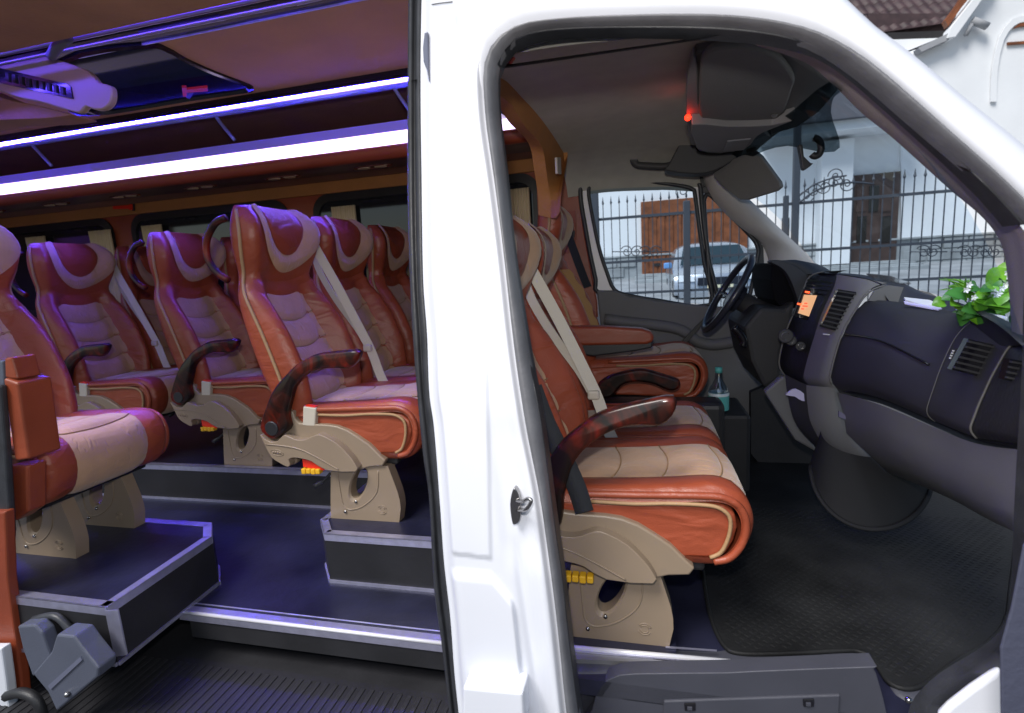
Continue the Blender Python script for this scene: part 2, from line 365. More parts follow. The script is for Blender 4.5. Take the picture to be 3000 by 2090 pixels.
def side_panel(par, y1=.0, red=True):
    P = [(x, y1 - .012, z) for x, z in PAN]
    p = MB().prism(P, (0, .035, 0)).build('side_panel', M_plas, par, bevel=.006, bseg=3, auto=40)
    low = [(-.574, .378), (-.553, .32), (-.533, .28), (-.5, .257), (-.462, .24), (-.448, .252), (-.452, .272), (-.43, .281), (-.395, .279), (-.345, .268), (-.28, .232), (-.148, .231), (-.149, .265), (-.174, .301), (-.217, .345), (-.263, .371), (-.29, .381), (-.311, .380), (-.34, .368), (-.364, .36), (-.39, .358), (-.414, .362), (-.453, .377), (-.47, .37), (-.497, .35), (-.529, .347), (-.555, .36)]
    lo = smooth([(x, 0, z) for x, z in low], 2, True)
    MB().prism([(q.x, y1 - .046, q.z) for q in lo], (0, .04, 0)).build('lower_cover', M_plas, p, bevel=.012, bseg=3, auto=50)
    MB().tube(smooth([(-.552, y1 - .0475, .338), (-.469, y1 - .0475, .332), (-.394, y1 - .0475, .32), (-.323, y1 - .0475, .29), (-.253, y1 - .0475, .253), (-.225, y1 - .0475, .238)], 3), .0028, 6).build('ridge', M_plas, p)
    if red: MB().prism([(-.40, y1 - .030, .272), (-.352, y1 - .030, .262), (-.29, y1 - .030, .228), (-.31, y1 - .030, .224), (-.40, y1 - .030, .236)], (0, .02, 0)).build('red_tab', M_redp, par, smooth=False, bevel=.002)
    m = MB()
    for i in range(4): m.box(-.405 + i * .022, -.385 + i * .022, y1 - .04, y1 - .01, .208 + (i % 2) * .002, .232)
    m.build('recline_lever', M_yel, par, bevel=.004, smooth=False)
    # raised oval badge with letters
    m = MB(); m.tube([Vector((-.503 + .030 * math.cos(t), y1 - .0465, .302 + .013 * math.sin(t) - .004 * math.cos(t))) for t in [2 * math.pi * i / 20 for i in range(21)]], .0016, 5)
    for i in range(4): m.box(-.523 + i * .011, -.516 + i * .011, y1 - .048, y1 - .044, .298 - i * .001, .309 - i * .001)
    m.build('badge', M_plas, p)
def pedestal(par, y=.03, t=.05, dx=0):
    out = [(-.289, .242), (-.300, .16), (-.312, .07), (-.32, .0), (-.17, .0), (-.015, .0), (.0, .006), (.008, .05), (.008, .091), (.002, .13), (-.008, .165), (-.03, .241), (-.12, .241), (-.2, .241)]
    hole = [Vector((-.171 + .034 * math.cos(a) + .026 * math.sin(a), 0, .160 + .068 * math.sin(a))) for a in [2 * math.pi * i / 72 for i in range(72)]]
    cx = Vector((-.171, 0, .167))
    dense = resample([Vector((x, 0, z)) for x, z in out], 200, True); O = []
    for h in hole:
        a = math.atan2(h.z - cx.z, (h.x - cx.x)); O.append(min(dense, key=lambda p: abs((math.atan2(p.z - cx.z, p.x - cx.x) - a + math.pi) % (2 * math.pi) - math.pi)).copy())
    # keep the foot corners
    for cxz in [(-.289, .242), (-.32, 0), (-.005, .0), (.008, .06), (-.03, .241)]:
        q = Vector((cxz[0], 0, cxz[1])); i = min(range(72), key=lambda k: (O[k] - q).length); O[i] = q
    r = lambda L, yy: [Vector((p.x + dx, yy, p.z)) for p in L]
    hs = [cx + (h - cx) * 1.18 for h in hole]
    rings = [r(hole, y + t), r(O, y + t), r(O, y), r([p.lerp(h, .25) for p, h in zip(O, hs)], y), r(hs, y - .002), r(hole, y + .006)]
    m = MB().grid(rings + [rings[0]], closed=True)
    p = m.build('pedestal', M_plas, par, auto=30, bevel=.004)
    MB().tube(smooth([(-.262 + dx, y - .001, .22), (-.258 + dx, y - .001, .12), (-.25 + dx, y - .001, .06), (-.215 + dx, y - .001, .045), (-.15 + dx, y - .001, .07), (-.09 + dx, y - .001, .13), (-.075 + dx, y - .001, .22)], 4), .003, 6).build('rib', M_plas, p)
    m = MB(); c0 = Vector((-.075 + dx, y - .001, .052))
    for a0 in (0, math.pi):
        for rr in (.019, .012): m.tube([c0 + Vector((rr * math.cos(a0 + .25 + i * .26), 0, rr * math.sin(a0 + .25 + i * .26))) for i in range(10)], .0018, 5)
    m.build('emblem', M_plas, p)
    for bx, bz in ((-.245, .035), (-.19, .082)): MB().tube([(bx + dx, y - .006, bz), (bx + dx, y + .004, bz)], .006, 8).build('bolt', M_metal, p)
    return p
def grab_handle(par):
    pts = smooth([(-.63, .0, 1.262), (-.67, -.004, 1.25), (-.70, -.005, 1.225), (-.73, -.005, 1.185), (-.742, -.005, 1.14), (-.735, -.005, 1.095), (-.705, -.005, 1.05), (-.66, .0, 1.015)], 4)
    h = MB().tube(pts, .0145, 10).build('grab_handle', M_wood, par)
    return h
def ribbon(pts, wdir, w_, th=.003):
    m = MB(); P = [Vector(p) for p in pts]; wd = Vector(wdir).normalized(); rows = []
    for i, p in enumerate(P):
        t = (P[min(i + 1, len(P) - 1)] - P[max(i - 1, 0)]).normalized(); n = t.cross(wd).normalized() * th; ww = w_[i] if isinstance(w_, list) else w_
        W = wd * ww / 2
        rows.append([p - W - n, p - W * .5 - n * 1.8, p - W * .1 - n * .6, p + W * .4 - n * 1.8, p + W - n, p + W + n, p - W + n])
    m.grid(rows, closed=True); return m
def belt(par, y=.505):
    # two strands of white webbing hang from the shoulder guide to the buckle side
    a = smooth([(-.60, y, 1.20), (-.555, y - .01, 1.12), (-.47, y - .01, .95), (-.385, y - .005, .76), (-.335, y, .64), (-.30, y, .52), (-.28, y, .47)], 4)
    b = smooth([(-.60, y + .004, 1.20), (-.585, y + .01, 1.06), (-.505, y + .01, .90), (-.40, y + .008, .745), (-.345, y + .004, .64)], 4)
    s = ribbon(a, (.9, .25, .3), .044).build('seat_belt', M_belt, par, auto=30)
    ribbon(b, (.9, -.2, .3), .036).build('strand', M_belt, s, auto=30)
    MB().box(-.37, -.325, y - .02, y + .012, .635, .67).build('tongue', mat('ivory_plastic', (.55, .5, .42), .4), s, bevel=.008, smooth=False)
    MB().box(-.62, -.575, y - .018, y + .018, 1.19, 1.235).build('belt_guide', MATS['ivory_plastic'], par, bevel=.01, smooth=False)
def buckle(par, y=-.012):
    b = MB().prism([(-.392, y, .405), (-.335, y, .405), (-.318, y, .483), (-.378, y, .490)], (0, .03, 0)).build('belt_buckle', mat('ivory_plastic', (.55, .5, .42), .4), par, bevel=.005, smooth=False)
    MB().prism([(-.370, y + .004, .490), (-.325, y + .004, .484), (-.323, y + .004, .488), (-.368, y + .004, .4945)], (0, .02, 0)).build('release_button', M_redp, b, smooth=False)

def make_seat(name='bus_seat'):
    r = empty(name)
    seat_back(r); seat_cushion(r)
    box('seat_frame', -.47, .0, .03, .47, .235, .30, M_black, r, bevel=.01)
    return r
proto = make_seat()
def equip(r, red=True, arm=True, shape=None, panel=True, ped=(0.0,), belt_=True, handle=True, bk=True, pdx=0):
    if panel: side_panel(r, red=red)
    if arm: armrest(r, shape=shape)
    for p in ped: pedestal(r, y=p, dx=pdx)
    if belt_: belt(r)
    if handle: grab_handle(r)
    if bk: buckle(r)
    lv = MB().tube(smooth([(-.33, .05, .18), (-.36, .04, .15), (-.40, .03, .125)], 3), [.006] * 4 + [.012] * 3, 8).build('foot_lever', M_black, r)
    return r
def seat_at(loc, label, group, **k):
    r = empty('bus_seat', loc)
    for ch in list(PARTS):
        c = ch.copy(); C.objects.link(c); c.parent = r
    tag(r, label, 'seat', group); equip(r, **k); return r
PARTS = list(proto.children)
PZ = .775     # top of the raised seat platforms
GRP = 'red and beige leather seats in the passenger cabin'
proto.location = (-.964, .66, PZ); tag(proto, 'fully visible seat with wood armrest and beige side panel nearest the white pillar', 'seat', GRP); equip(proto)
seat_at((-.964, 1.18, PZ), 'seat directly behind the pale belt, middle of the three front cabin seats', GRP, arm=False, panel=False, ped=(.4,), handle=False, bk=False, belt_=False)
seat_at((-.964, 1.75, PZ), 'shaded red seat half hidden by the black sliding door seal', GRP, arm=False, panel=False, ped=(.4,), handle=False, bk=False, belt_=False)
seat_at((-1.985, 1.19, PZ), 'far side seat with dark armrest and beige side panel on the long platform', GRP, belt_=False)
seat_at((-1.985, 1.70, PZ), 'far window seat whose headrest shows through the round wooden grab handle', GRP, arm=False, panel=False, ped=(.4,), handle=False, bk=False, belt_=False)
seat_at((-2.84, 1.17, PZ), 'wide violet lit seat with dark armrest tip behind the nearest left seat', GRP)
seat_at((-2.84, 1.70, PZ), 'dark red seat in the shade by the far window, behind the blue lit belt', GRP, arm=False, panel=False, ped=(.4,), handle=False, bk=False, belt_=False)
GS = seat_at((-2.10, .10, PZ), 'seat at the left edge, its beige front and two legs on the metal edged box', GRP, arm=False, panel=False, ped=(.13, .37), belt_=False, handle=False, bk=False)
for ch in GS.children:
    if ch.name.split('.')[0] in ('backrest', 'headrest_pad', 'headrest_band', 'collar_roll', 'stitch_seam', 'quilted_panel', 'piping') and max(v.co.z for v in ch.data.vertices) > .60: ch.location.x += .05
CG = 'red and beige leather seats in the front cab'
def ntr(l):
    o = []
    for x, y in l:
        p = at(1500 + x / 2.666, 1100 + y / 2.666, Y=.26); o.append((p.x - .172, p.z - .622))
    return o
ARM_N = ntr([(262, 720), (300, 640), (340, 580), (400, 505), (500, 422), (600, 345), (700, 290), (800, 258), (900, 232), (1100, 188), (1240, 163), (1280, 180), (1292, 222), (1272, 290), (1230, 350), (1180, 388), (1120, 400), (1000, 395), (900, 402), (800, 432), (700, 482), (600, 552), (530, 622), (480, 692), (450, 762), (425, 850), (405, 930), (400, 1010), (395, 1100), (380, 1170), (350, 1205), (290, 1220), (240, 1180), (225, 1100), (228, 1000), (235, 900), (245, 800)])
N1 = seat_at((.172, .30, .622), 'nearest front cab seat with glossy wood armrest arching over its beige cushion', CG, shape=ARM_N, red=False, pdx=-.10, ped=(.0,), bk=False)
N2 = seat_at((.172, .82, .622), 'second front cab seat, between the nearest cushion and the driver seat', CG, arm=False, panel=False, ped=(.4,), belt_=False, handle=False, bk=False)
# dark lap belt on the near cab seat
sb = ribbon(smooth(pxs([(1560, 1135), (1600, 1240), (1650, 1340), (1690, 1430), (1712, 1500)], Y=.285), 3), (1, .1, .3), .055).build('lap_belt', M_beltd, None)
sb.parent = N1; sb.location = -N1.location

# ================================================================ FLOORS
def slab(name, pts, z, t, m, parent=None, **k):     # flat polygon with thickness below z
    return MB().prism([(x, y, z) for x, y in pts], (0, 0, -t)).build(name, m, parent, smooth=False, **k)
AZ = .57
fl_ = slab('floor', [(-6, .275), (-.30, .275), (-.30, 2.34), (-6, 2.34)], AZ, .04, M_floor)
tag(fl_, kind='structure')
edge = MB().box(-1.70, -.5, .262, .30, AZ - .03, AZ + .006).box(-1.70, -.5, .316, .322, AZ, AZ + .004)
MB().tube([(-1.70, .266, AZ + .002), (-.5, .266, AZ + .002)], .007, 8).build('nosing', mat('edge_highlight', (.85, .85, .9), .3, metal=.3), fl_)  # paler metal paints in the white highlight along the step edge
edge.build('step_nosing', M_alu, fl_, smooth=False, bevel=.003)
MB().box(-1.66, -.45, .268, .275, AZ - .10, AZ - .03).build('step_riser', M_riser, fl_, smooth=False)
# lower entrance step with ribs
st = tag(box('entrance_step', -2.9, -.45, -.2, .55, .36, .40, M_riser), kind='structure')
rb = None
for i in range(62):
    x = -2.6 + i * .034
    if rb is None: rb = MB().box(0, .016, -.16, .22, .4, .4035).build('rib', mat('step_rubber', (.020, .020, .023), .5, bump=.2), st, smooth=False, bevel=.002); rb.location.x = x; base_rb = rb
    else:
        c = base_rb.copy(); C.objects.link(c); c.parent = st; c.location.x = x
def platform(label, poly, name='seat_platform', trim=True, zb=AZ):
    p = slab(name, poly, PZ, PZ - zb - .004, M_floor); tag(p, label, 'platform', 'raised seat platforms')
    n = len(poly); cx = sum(a for a, b in poly) / n; cy = sum(b for a, b in poly) / n
    for i in range(n):
        a = Vector((*poly[i], 0)); b = Vector((*poly[(i + 1) % n], 0))
        d = (b - a).normalized(); nn = Vector((d.y, -d.x, 0))
        if nn.dot(a - Vector((cx, cy, 0))) < 0: nn = -nn
        if trim is not True and i not in trim: continue
        o1 = nn * .004; i1 = -nn * .028
        MB().prism([a + o1 + Vector((0, 0, PZ + .005)), b + o1 + Vector((0, 0, PZ + .005)), b + i1 + Vector((0, 0, PZ + .005)), a + i1 + Vector((0, 0, PZ + .005))], (0, 0, -.0048)).build('edge_trim', M_alu, p, smooth=False, bevel=.0015)
        MB().prism([a + o1 + Vector((0, 0, PZ + .005)), b + o1 + Vector((0, 0, PZ + .005)), b + nn * .001 + Vector((0, 0, PZ + .005)), a + nn * .001 + Vector((0, 0, PZ + .005))], (0, 0, -.030)).build('edge_lip', M_alu, p, smooth=False)
        MB().prism([a + o1 * 2 + Vector((0, 0, zb)), b + o1 * 2 + Vector((0, 0, zb)), b + nn * .001 + Vector((0, 0, zb)), a + nn * .001 + Vector((0, 0, zb))], (0, 0, .012)).build('base_trim', M_alu, p, smooth=False)
        MB().prism([a + nn * .0015 + Vector((0, 0, PZ - .026)), b + nn * .0015 + Vector((0, 0, PZ - .026)), b - nn * .002 + Vector((0, 0, PZ - .026)), a - nn * .002 + Vector((0, 0, PZ - .026))], (0, 0, zb + .013 - (PZ - .026))).build('riser', M_riser, p, smooth=False)
    return p
platform('low platform with chamfered corner under the front row of three seats', [(-1.227, .53), (-.42, .53), (-.42, 2.33), (-1.311, 2.33), (-1.311, .70), (-1.313, .635)], trim=(0, 3, 4, 5))
platform('long far side platform running back under the window seats', [(-6, 1.15), (-1.32, 1.15), (-1.32, 2.33), (-6, 2.33)], trim=(0,))
pl = platform('box platform with bright metal edges jutting over the entrance step at lower left', [(-3.0, -.0), (-1.667, .0), (-1.69, .446), (-1.786, .547), (-3.0, .547)], trim=(0, 1, 2, 3))
MB().prism([at(307, 1790, Y=-.006), at(345, 1788, Y=-.006), at(372, 1920, Y=-.006), at(335, 1925, Y=-.006)], (0, .004, 0)).build('corner_trim', M_alu, pl, smooth=False)
# grey door drive under the box
dm = thing('door_motor', 'grey plastic door drive housing under the box platform at lower left', 'door motor')
M_gbox = mat('grey_housing', (.085, .095, .13), .45, bump=.15, bscale=200, var=.05)
def pp(l, Y, dy, name, m, par, bev=.006): return MB().prism(pxs(l, Y=Y), (0, dy, 0)).build(name, m, par, smooth=False, bevel=bev)
pp([(50, 1835), (100, 1832), (122, 1855), (150, 1935), (95, 1985), (65, 1900)], -.07, .04, 'upper_cover', M_gbox, dm)
pp([(95, 1975), (150, 1910), (165, 1860), (215, 1865), (240, 1900), (288, 1960), (285, 1985), (165, 2085), (140, 2030)], -.10, .06, 'lower_cover', M_gbox, dm)
pp([(140, 2010), (235, 1925), (240, 1935), (147, 2022)], -.104, .004, 'moulded_line', mat('grey_line', (.13, .14, .2), .4), dm, 0)
MB().tube([at(197, 2035, Y=-.108), at(197, 2035, Y=-.09)], .008, 10).build('screw', M_metal, dm)
MB().tube(smooth(pxs([(20, 2040), (60, 2030), (100, 2045), (120, 2080), (124, 2120)], Y=-.10), 4), .016, 8).build('black_hose', M_black, dm)
MB().tube(smooth(pxs([(100, 1815), (160, 1805), (200, 1840), (205, 1860)], Y=-.02), 4), .012, 8).build('cable', M_rubber, dm)

# ================================================================ VAN BODY
van = thing('minibus', 'white minibus body with both near side doorways open', 'minibus')
# --- opening contours in the outer skin plane
O_out = [(1690, 2200), (1662, 2090), (1633, 1816), (1601, 1568), (1581, 1437), (1542, 1241), (1509, 1019), (1477, 732), (1450, 523), (1428, 370), (1420, 261), (1421, 200), (1438, 148), (1471, 109), (1520, 83), (1572, 71), (1730, 57), (2000, 50), (2175, 57), (2306, 77), (2394, 103), (2468, 140), (2547, 192), (2656, 284), (2787, 402), (2919, 520), (3040, 640)]
O_mid = [(1727, 2200), (1699, 2090), (1672, 1895), (1649, 1686), (1627, 1529), (1588, 1241), (1548, 1019), (1503, 732), (1482, 523), (1464, 370), (1457, 270), (1457, 217), (1469, 176), (1497, 138), (1530, 112), (1592, 97), (1730, 88), (2000, 85), (2175, 94), (2306, 118), (2394, 151), (2481, 206), (2560, 270), (2640, 340), (2744, 429), (2875, 542), (2990, 660)]
O_in = [(1735, 2200), (1707, 2090), (1681, 1895), (1657, 1686), (1635, 1529), (1597, 1241), (1556, 1019), (1510, 732), (1489, 523), (1470, 370), (1463, 275), (1465, 222), (1482, 185), (1510, 150), (1545, 130), (1600, 117), (1730, 108), (2000, 112), (2175, 122), (2280, 136), (2394, 168), (2481, 223), (2560, 290), (2630, 352), (2744, 455), (2875, 582), (2945, 664)]
def loop3(l, Y, n=90): return resample(smooth(pxs(l, Y=Y), 4), n)
a0 = loop3(O_out, .004); a1 = loop3(O_mid, .03); a2 = loop3(O_in, .06)
mid = lambda A, B, t, dy: [p.lerp(q, t) + Vector((0, dy, 0)) for p, q in zip(A, B)]
# grey outer bulb of the door seal, then the black inner lip
MB().grid([[p + Vector((0, .02, 0)) for p in a0], mid(a0, a1, .02, -.012), mid(a0, a1, .2, -.024), mid(a0, a1, .5, -.030), mid(a0, a1, .8, -.026), mid(a0, a1, 1.0, -.012), mid(a0, a1, 1.0, .01)]).build('door_seal', M_rubberg, van)
MB().grid([mid(a0, a1, 1.0, .005), mid(a1, a2, .2, -.02), mid(a1, a2, .5, -.022), mid(a1, a2, .8, -.014), a2, [p + Vector((0, .008, 0)) for p in a2]]).build('seal_lip', M_rubber, van)
# --- white skin above and in front of the door opening
E_out = [(1340, 2300), (1340, 2090), (1340, 1816), (1340, 1500), (1340, 1241), (1340, 1000), (1340, 732), (1340, 523), (1320, 370), (1300, 200), (1290, 50), (1280, -60), (1300, -160), (1380, -190), (1450, -200), (1550, -200), (1730, -200), (2000, -200), (2250, -200), (2400, -120), (2560, 32), (2640, 90), (2717, 150), (2831, 244), (2930, 322), (3000, 376), (3120, 475)]
b_out = loop3(E_out, .0)
n0 = 29     # index along the loops where the pillar ends and the roof rail starts
rowsW = []
for t, dy in ((0, .004), (.06, -.010), (.16, -.016), (.35, -.012), (.6, -.004), (.85, .012), (.96, .045), (1.0, .11), (1.0, .2)):
    rowsW.append([p.lerp(q, t) + Vector((0, dy + .035 * (1 - ss(0, 5, i)), 0)) for i, (p, q) in enumerate(zip(a0[48:], b_out[48:]))])
MB().grid(rowsW).build('roof_rail_panel', M_white, van)
# --- B pillar with pressed relief
PL = [(-200, 1243), (0, 1236), (245, 1233), (520, 1236), (826, 1241), (979, 1252), (1156, 1259), (1250, 1272), (1469, 1289), (1650, 1302), (1810, 1320), (1970, 1332), (2086, 1344), (2250, 1362)]
PRt = [(-200, 1475), (0, 1470), (60, 1462), (110, 1452), (150, 1440), (200, 1423), (261, 1421), (370, 1429), (523, 1451), (732, 1478), (1019, 1510), (1241, 1543), (1437, 1582), (1568, 1602), (1816, 1634), (2090, 1663), (2250, 1684)]
def relief(x, y, xl, xr):
    d = 0.0
    d += .020 * (1 - ss(xl + 4, xl + 34, x))                        # rolled flange at the sliding door side
    d += .010 * ss(xr - 26, xr - 4, x) - .008 * ss(xr - 60, xr - 30, x) * (1 - ss(xr - 26, xr - 4, x))
    # long raised plate 1310..1435, ends at a sharp lower edge
    pr = 1435 + (y - 1637) * .02; pe = 1620 + (x - 1318) * .13
    plate = ss(xl + 22, xl + 27, x) * (1 - ss(pr - 6, pr + 12, x)) * (1 - ss(pe - 2, pe + 3, y)) * ss(900, 1150, y)
    d -= .007 * plate
    # lower pressed body, chamfered shoulder
    sh = 1700 + (x - 1320) * .10 + max(0, x - 1440) * 1.1
    lp = 1500 + (y - 1733) * .11
    low = ss(sh - 40, sh, y) * ss(xl + 14, xl + 20, x) * (1 - ss(lp - 8, lp + 8, x))
    d -= .015 * low
    # vertical groove beside the lower body, swelling out to the striker field
    gx = 1520 + (y - 1640) * .15
    d += .010 * math.exp(-((x - gx) / 16) ** 2) * ss(1560, 1700, y)
    d -= .006 * math.exp(-((x - (gx + 45)) / 22) ** 2) * ss(1450, 1650, y)
    sx = 1505 + (y - 1500) * .13
    d += .007 * ss(sx - 60, sx - 20, x) * ss(1180, 1300, y) * (1 - ss(1580, 1700, y))
    d += .003 * math.exp(-((x - (xl + xr) / 2 - 10) / 30) ** 2) * ss(500, 700, y) * (1 - ss(1000, 1150, y))
    return d
rows = []
for j in range(360):
    y = -200 + j * (2450 / 359); xl = sinterp(PL, y); xr = sinterp(PRt, y); row = []
    row.append(at(xl - 6, y, Y=.16))
    for i in range(90):
        x = xl + (xr - xl) * i / 89; row.append(at(x, y, Y=.004 + relief(x, y, xl, xr)))
    rows.append(row)
MB().grid(rows).build('b_pillar', M_white, van)
# sliding door seal: two black beads
SL = [(-200, 1200), (0, 1196), (560, 1194), (796, 1200), (979, 1209), (1187, 1225), (1344, 1241), (1450, 1256), (1730, 1272), (1890, 1294), (2086, 1316), (2250, 1335)]
rows = []
for j in range(80):
    y = -200 + j * 2450 / 79; xl = sinterp(SL, y); xr = sinterp(PL, y) + 3; w_ = xr - xl
    rows.append([at(xl, y, Y=.20), at(xl, y, Y=.07), at(xl + w_ * .22, y, Y=.055), at(xl + w_ * .40, y, Y=.07), at(xl + w_ * .48, y, Y=.08), at(xl + w_ * .56, y, Y=.055), at(xl + w_ * .75, y, Y=.035), at(xl + w_ * .93, y, Y=.045), at(xr, y, Y=.07)])
MB().grid(rows).build('sliding_door_seal', M_rubber, van)
# striker, catch, roof joint, lower track cover
stk = MB().prism([Vector(p) for p in smooth(pxs([(1500, 1442), (1508, 1432), (1519, 1450), (1525, 1490), (1522, 1525), (1508, 1538), (1500, 1530), (1494, 1480)], Y=-.012), 3, True)], (0, .02, 0)).build('striker', M_metal, van, bevel=.002, auto=40)
def ext(pl, Y0): return pxs(pl, Y=Y0)
MB().tube(smooth([at(1512, 1468, Y=-.01), at(1530, 1470, Y=-.03), at(1545, 1462, Y=-.045), at(1556, 1466, Y=-.05), at(1552, 1478, Y=-.05), at(1538, 1494, Y=-.045), at(1515, 1496, Y=-.01)], 4), .0045, 8).build('striker_loop', M_metal, stk)
MB().prism(pxs([(1243, 95), (1252, 92), (1256, 240), (1250, 205), (1240, 180), (1238, 140)], Y=-.0), (0, .05, 0)).build('door_catch', mat('grey_metal', (.16, .17, .22), .4, metal=.6), van, smooth=False, bevel=.002)
MB().tube(smooth(pxs([(1265, 14), (1290, 10), (1326, 6)], Y=-.014), 3), .0012, 6).build('roof_joint', M_rubber, van)
MB().prism(pxs([(1355, 2014), (1532, 2030), (1537, 2140), (1352, 2140)], Y=-.065), (0, .07, 0)).build('track_cover', M_white, van, smooth=False, bevel=.008, bseg=3)
# --- A pillar inner trim (near)
T_o = [(2200, 122), (2280, 137), (2394, 169), (2481, 224), (2560, 291), (2630, 353), (2744, 456), (2875, 583), (2940, 656), (2972, 712), (2985, 800), (2990, 900), (2994, 985)]
T_i = [(2200, 124), (2290, 152), (2363, 184), (2437, 245), (2525, 332), (2612, 402), (2700, 481), (2787, 560), (2875, 634), (2926, 700), (2946, 770), (2958, 880), (2964, 975)]
t0 = loop3(T_o, .10, 50); t1 = loop3(T_i, .20, 50)
M_apil = mat('pillar_trim', (.34, .29, .27), .75, bump=.3, bscale=300, var=.04)
MB().grid([[p + Vector((0, -.04, 0)) for p in t0], mid(t0, t1, .1, -.02), mid(t0, t1, .4, -.03), mid(t0, t1, .75, -.02), t1, [p + Vector((.02, .03, .0)) for p in t1]]).build('a_pillar_trim', M_apil, van)
# rear part of the front door frame: black column and lower sweep at the right edge
F_o = [(3060, 700), (3040, 900), (3020, 1100), (3010, 1350), (3000, 1500), (2980, 1640), (2930, 1775), (2850, 1850), (2780, 1900), (2720, 1960), (2680, 2060), (2670, 2140)]
F_i = [(2972, 712), (2992, 900), (2990, 1100), (2972, 1350), (2968, 1560), (2962, 1700), (2940, 1800), (2870, 1870), (2790, 1915), (2720, 1950), (2668, 2020), (2640, 2120)]
f0 = loop3([(3100, 700), (3090, 1100), (3080, 1350), (3060, 1560), (3030, 1720), (3000, 1850), (2941, 1962), (2880, 1998), (2820, 2041), (2775, 2085), (2760, 2140)], .02, 50)
f1 = loop3([(3010, 712), (2998, 900), (2993, 1100), (2978, 1350), (2968, 1560), (2963, 1722), (2941, 1832), (2880, 1893), (2758, 1968), (2690, 2030), (2664, 2075), (2655, 2140)], .10, 50)
MB().grid([[p + Vector((0, .0, 0)) for p in f0], mid(f0, f1, .25, -.02), mid(f0, f1, .5, .0), mid(f0, f1, .6, -.005), mid(f0, f1, .8, -.012), f1]).build('lower_door_seal', M_rubber, van)
MB().prism(pxs([(2745, 2150), (2758, 2095), (2785, 2068), (2820, 2041), (2850, 2018), (2880, 1998), (2910, 1978), (2938, 1962), (2950, 2150)], Y=.01), (0, .02, 0)).build('front_sill', M_white, van, bevel=.012, bseg=4, auto=40)
MB().prism(pxs([(2936, 2160), (2932, 1900), (2965, 1780), (3000, 1600), (3080, 1500), (3080, 2160)], Y=-.06), (0, .006, 0)).build('open_door_edge', mat('door_inner_grey', (.06, .065, .10), .5, bump=.2), van, smooth=False, bevel=.01)
# --- sliding door side: orange trim strip and pale edge at the left margin
MB().prism(pxs([(-120, 1500), (14, 1500), (22, 1700), (60, 1980), (72, 2110), (-120, 2110)], Y=-.02), (0, .03, 0)).build('door_jamb_trim', M_redflat, van, smooth=False, bevel=.006)
MB().prism(pxs([(-120, 1900), (4, 1900), (18, 2000), (30, 2110), (-120, 2110)], Y=-.06), (0, .03, 0)).build('sliding_door_edge', M_white, van, smooth=False, bevel=.006)
MB().prism(pxs([(-160, 1130), (0, 1130), (14, 1300), (30, 1560), (20, 1760), (-160, 1760)], Y=.00), (0, .02, 0)).build('jamb_rubber', M_rubber, van, smooth=False, bevel=.006)
# red console box by the doorway
rc = thing('door_side_box', 'orange red leather covered box standing at the left edge before the seat', 'box')
MB().prism(pxs([(8, 1108), (50, 1122), (84, 1346), (46, 1352), (40, 1340)], Y=.02), (0, .10, 0)).build('body', M_redflat, rc, smooth=False, bevel=.008, bseg=3)
MB().prism(pxs([(12, 1050), (32, 1047), (50, 1112), (14, 1108)], Y=.03), (0, .07, 0)).build('upper_pad', M_redflat, rc, smooth=False, bevel=.006)
MB().prism([at(22, 1365, Y=.04), at(80, 1365, Y=.04), at(82, 1500, Y=.04), at(40, 1530, Y=.04)], (0, .06, 0)).build('lower_pad', M_redflat, rc, smooth=False, bevel=.008)
MB().prism([at(-30, 1060, Y=.03), at(8, 1058, Y=.03), at(12, 1130, Y=.03), at(-30, 1140, Y=.03)], (0, .03, 0)).build('grey_bracket', M_gbox, rc, smooth=False, bevel=.004)

# ================================================================ PASSENGER CABIN SHELL
cab_ = thing('cabin_lining', 'brown and tan leatherette lining of the passenger cabin with dark tinted windows', 'cabin lining')
wy = 2.35
MB().box(-6, -.45, wy + .01, wy + .05, AZ, 2.86).build('side_wall', M_redflat, cab_, smooth=False)
MB().box(-6, -.45, wy - .02, wy + .01, 2.40, 2.51).build('wall_strip', M_org, cab_, smooth=False, bevel=.006)
MB().box(-6.02, -6, .0, 2.4, AZ, 2.9).build('rear_wall', M_brn, cab_, smooth=False)
def rrect(x0, x1, z0, z1, r, n=6):
    o = []
    for cx, cz, a in ((x1 - r, z1 - r, 0), (x0 + r, z1 - r, 90), (x0 + r, z0 + r, 180), (x1 - r, z0 + r, 270)):
        for i in range(n + 1): t = R(a + 90 * i / n); o.append((cx + r * math.cos(t), cz + r * math.sin(t)))
    return o
for a, b in ((at(915, 600, Y=wy).x, -.62), (at(372, 600, Y=wy).x, at(842, 600, Y=wy).x), (-5.95, at(325, 640, Y=wy).x)):
    o_ = rrect(a, b, 1.62, 2.40, .13); i_ = rrect(a + .05, b - .05, 1.68, 2.345, .10)
    m = MB().grid([[Vector((x, wy + .008, z)) for x, z in o_], [Vector((x, wy - .004, z)) for x, z in o_], [Vector((x, wy - .010, z)) for x, z in i_], [Vector((x, wy + .008, z)) for x, z in i_]], closed=True)
    f = m.build('window_frame', M_black, cab_, auto=30)
    MB().add([(x, wy + .004, z) for x, z in i_], [tuple(range(len(i_)))]).build('pane', M_glassd, f, smooth=False)
M_curt = mat('cream_curtain', (.62, .50, .33), .9, bump=.3, bscale=60, sheen=.2)
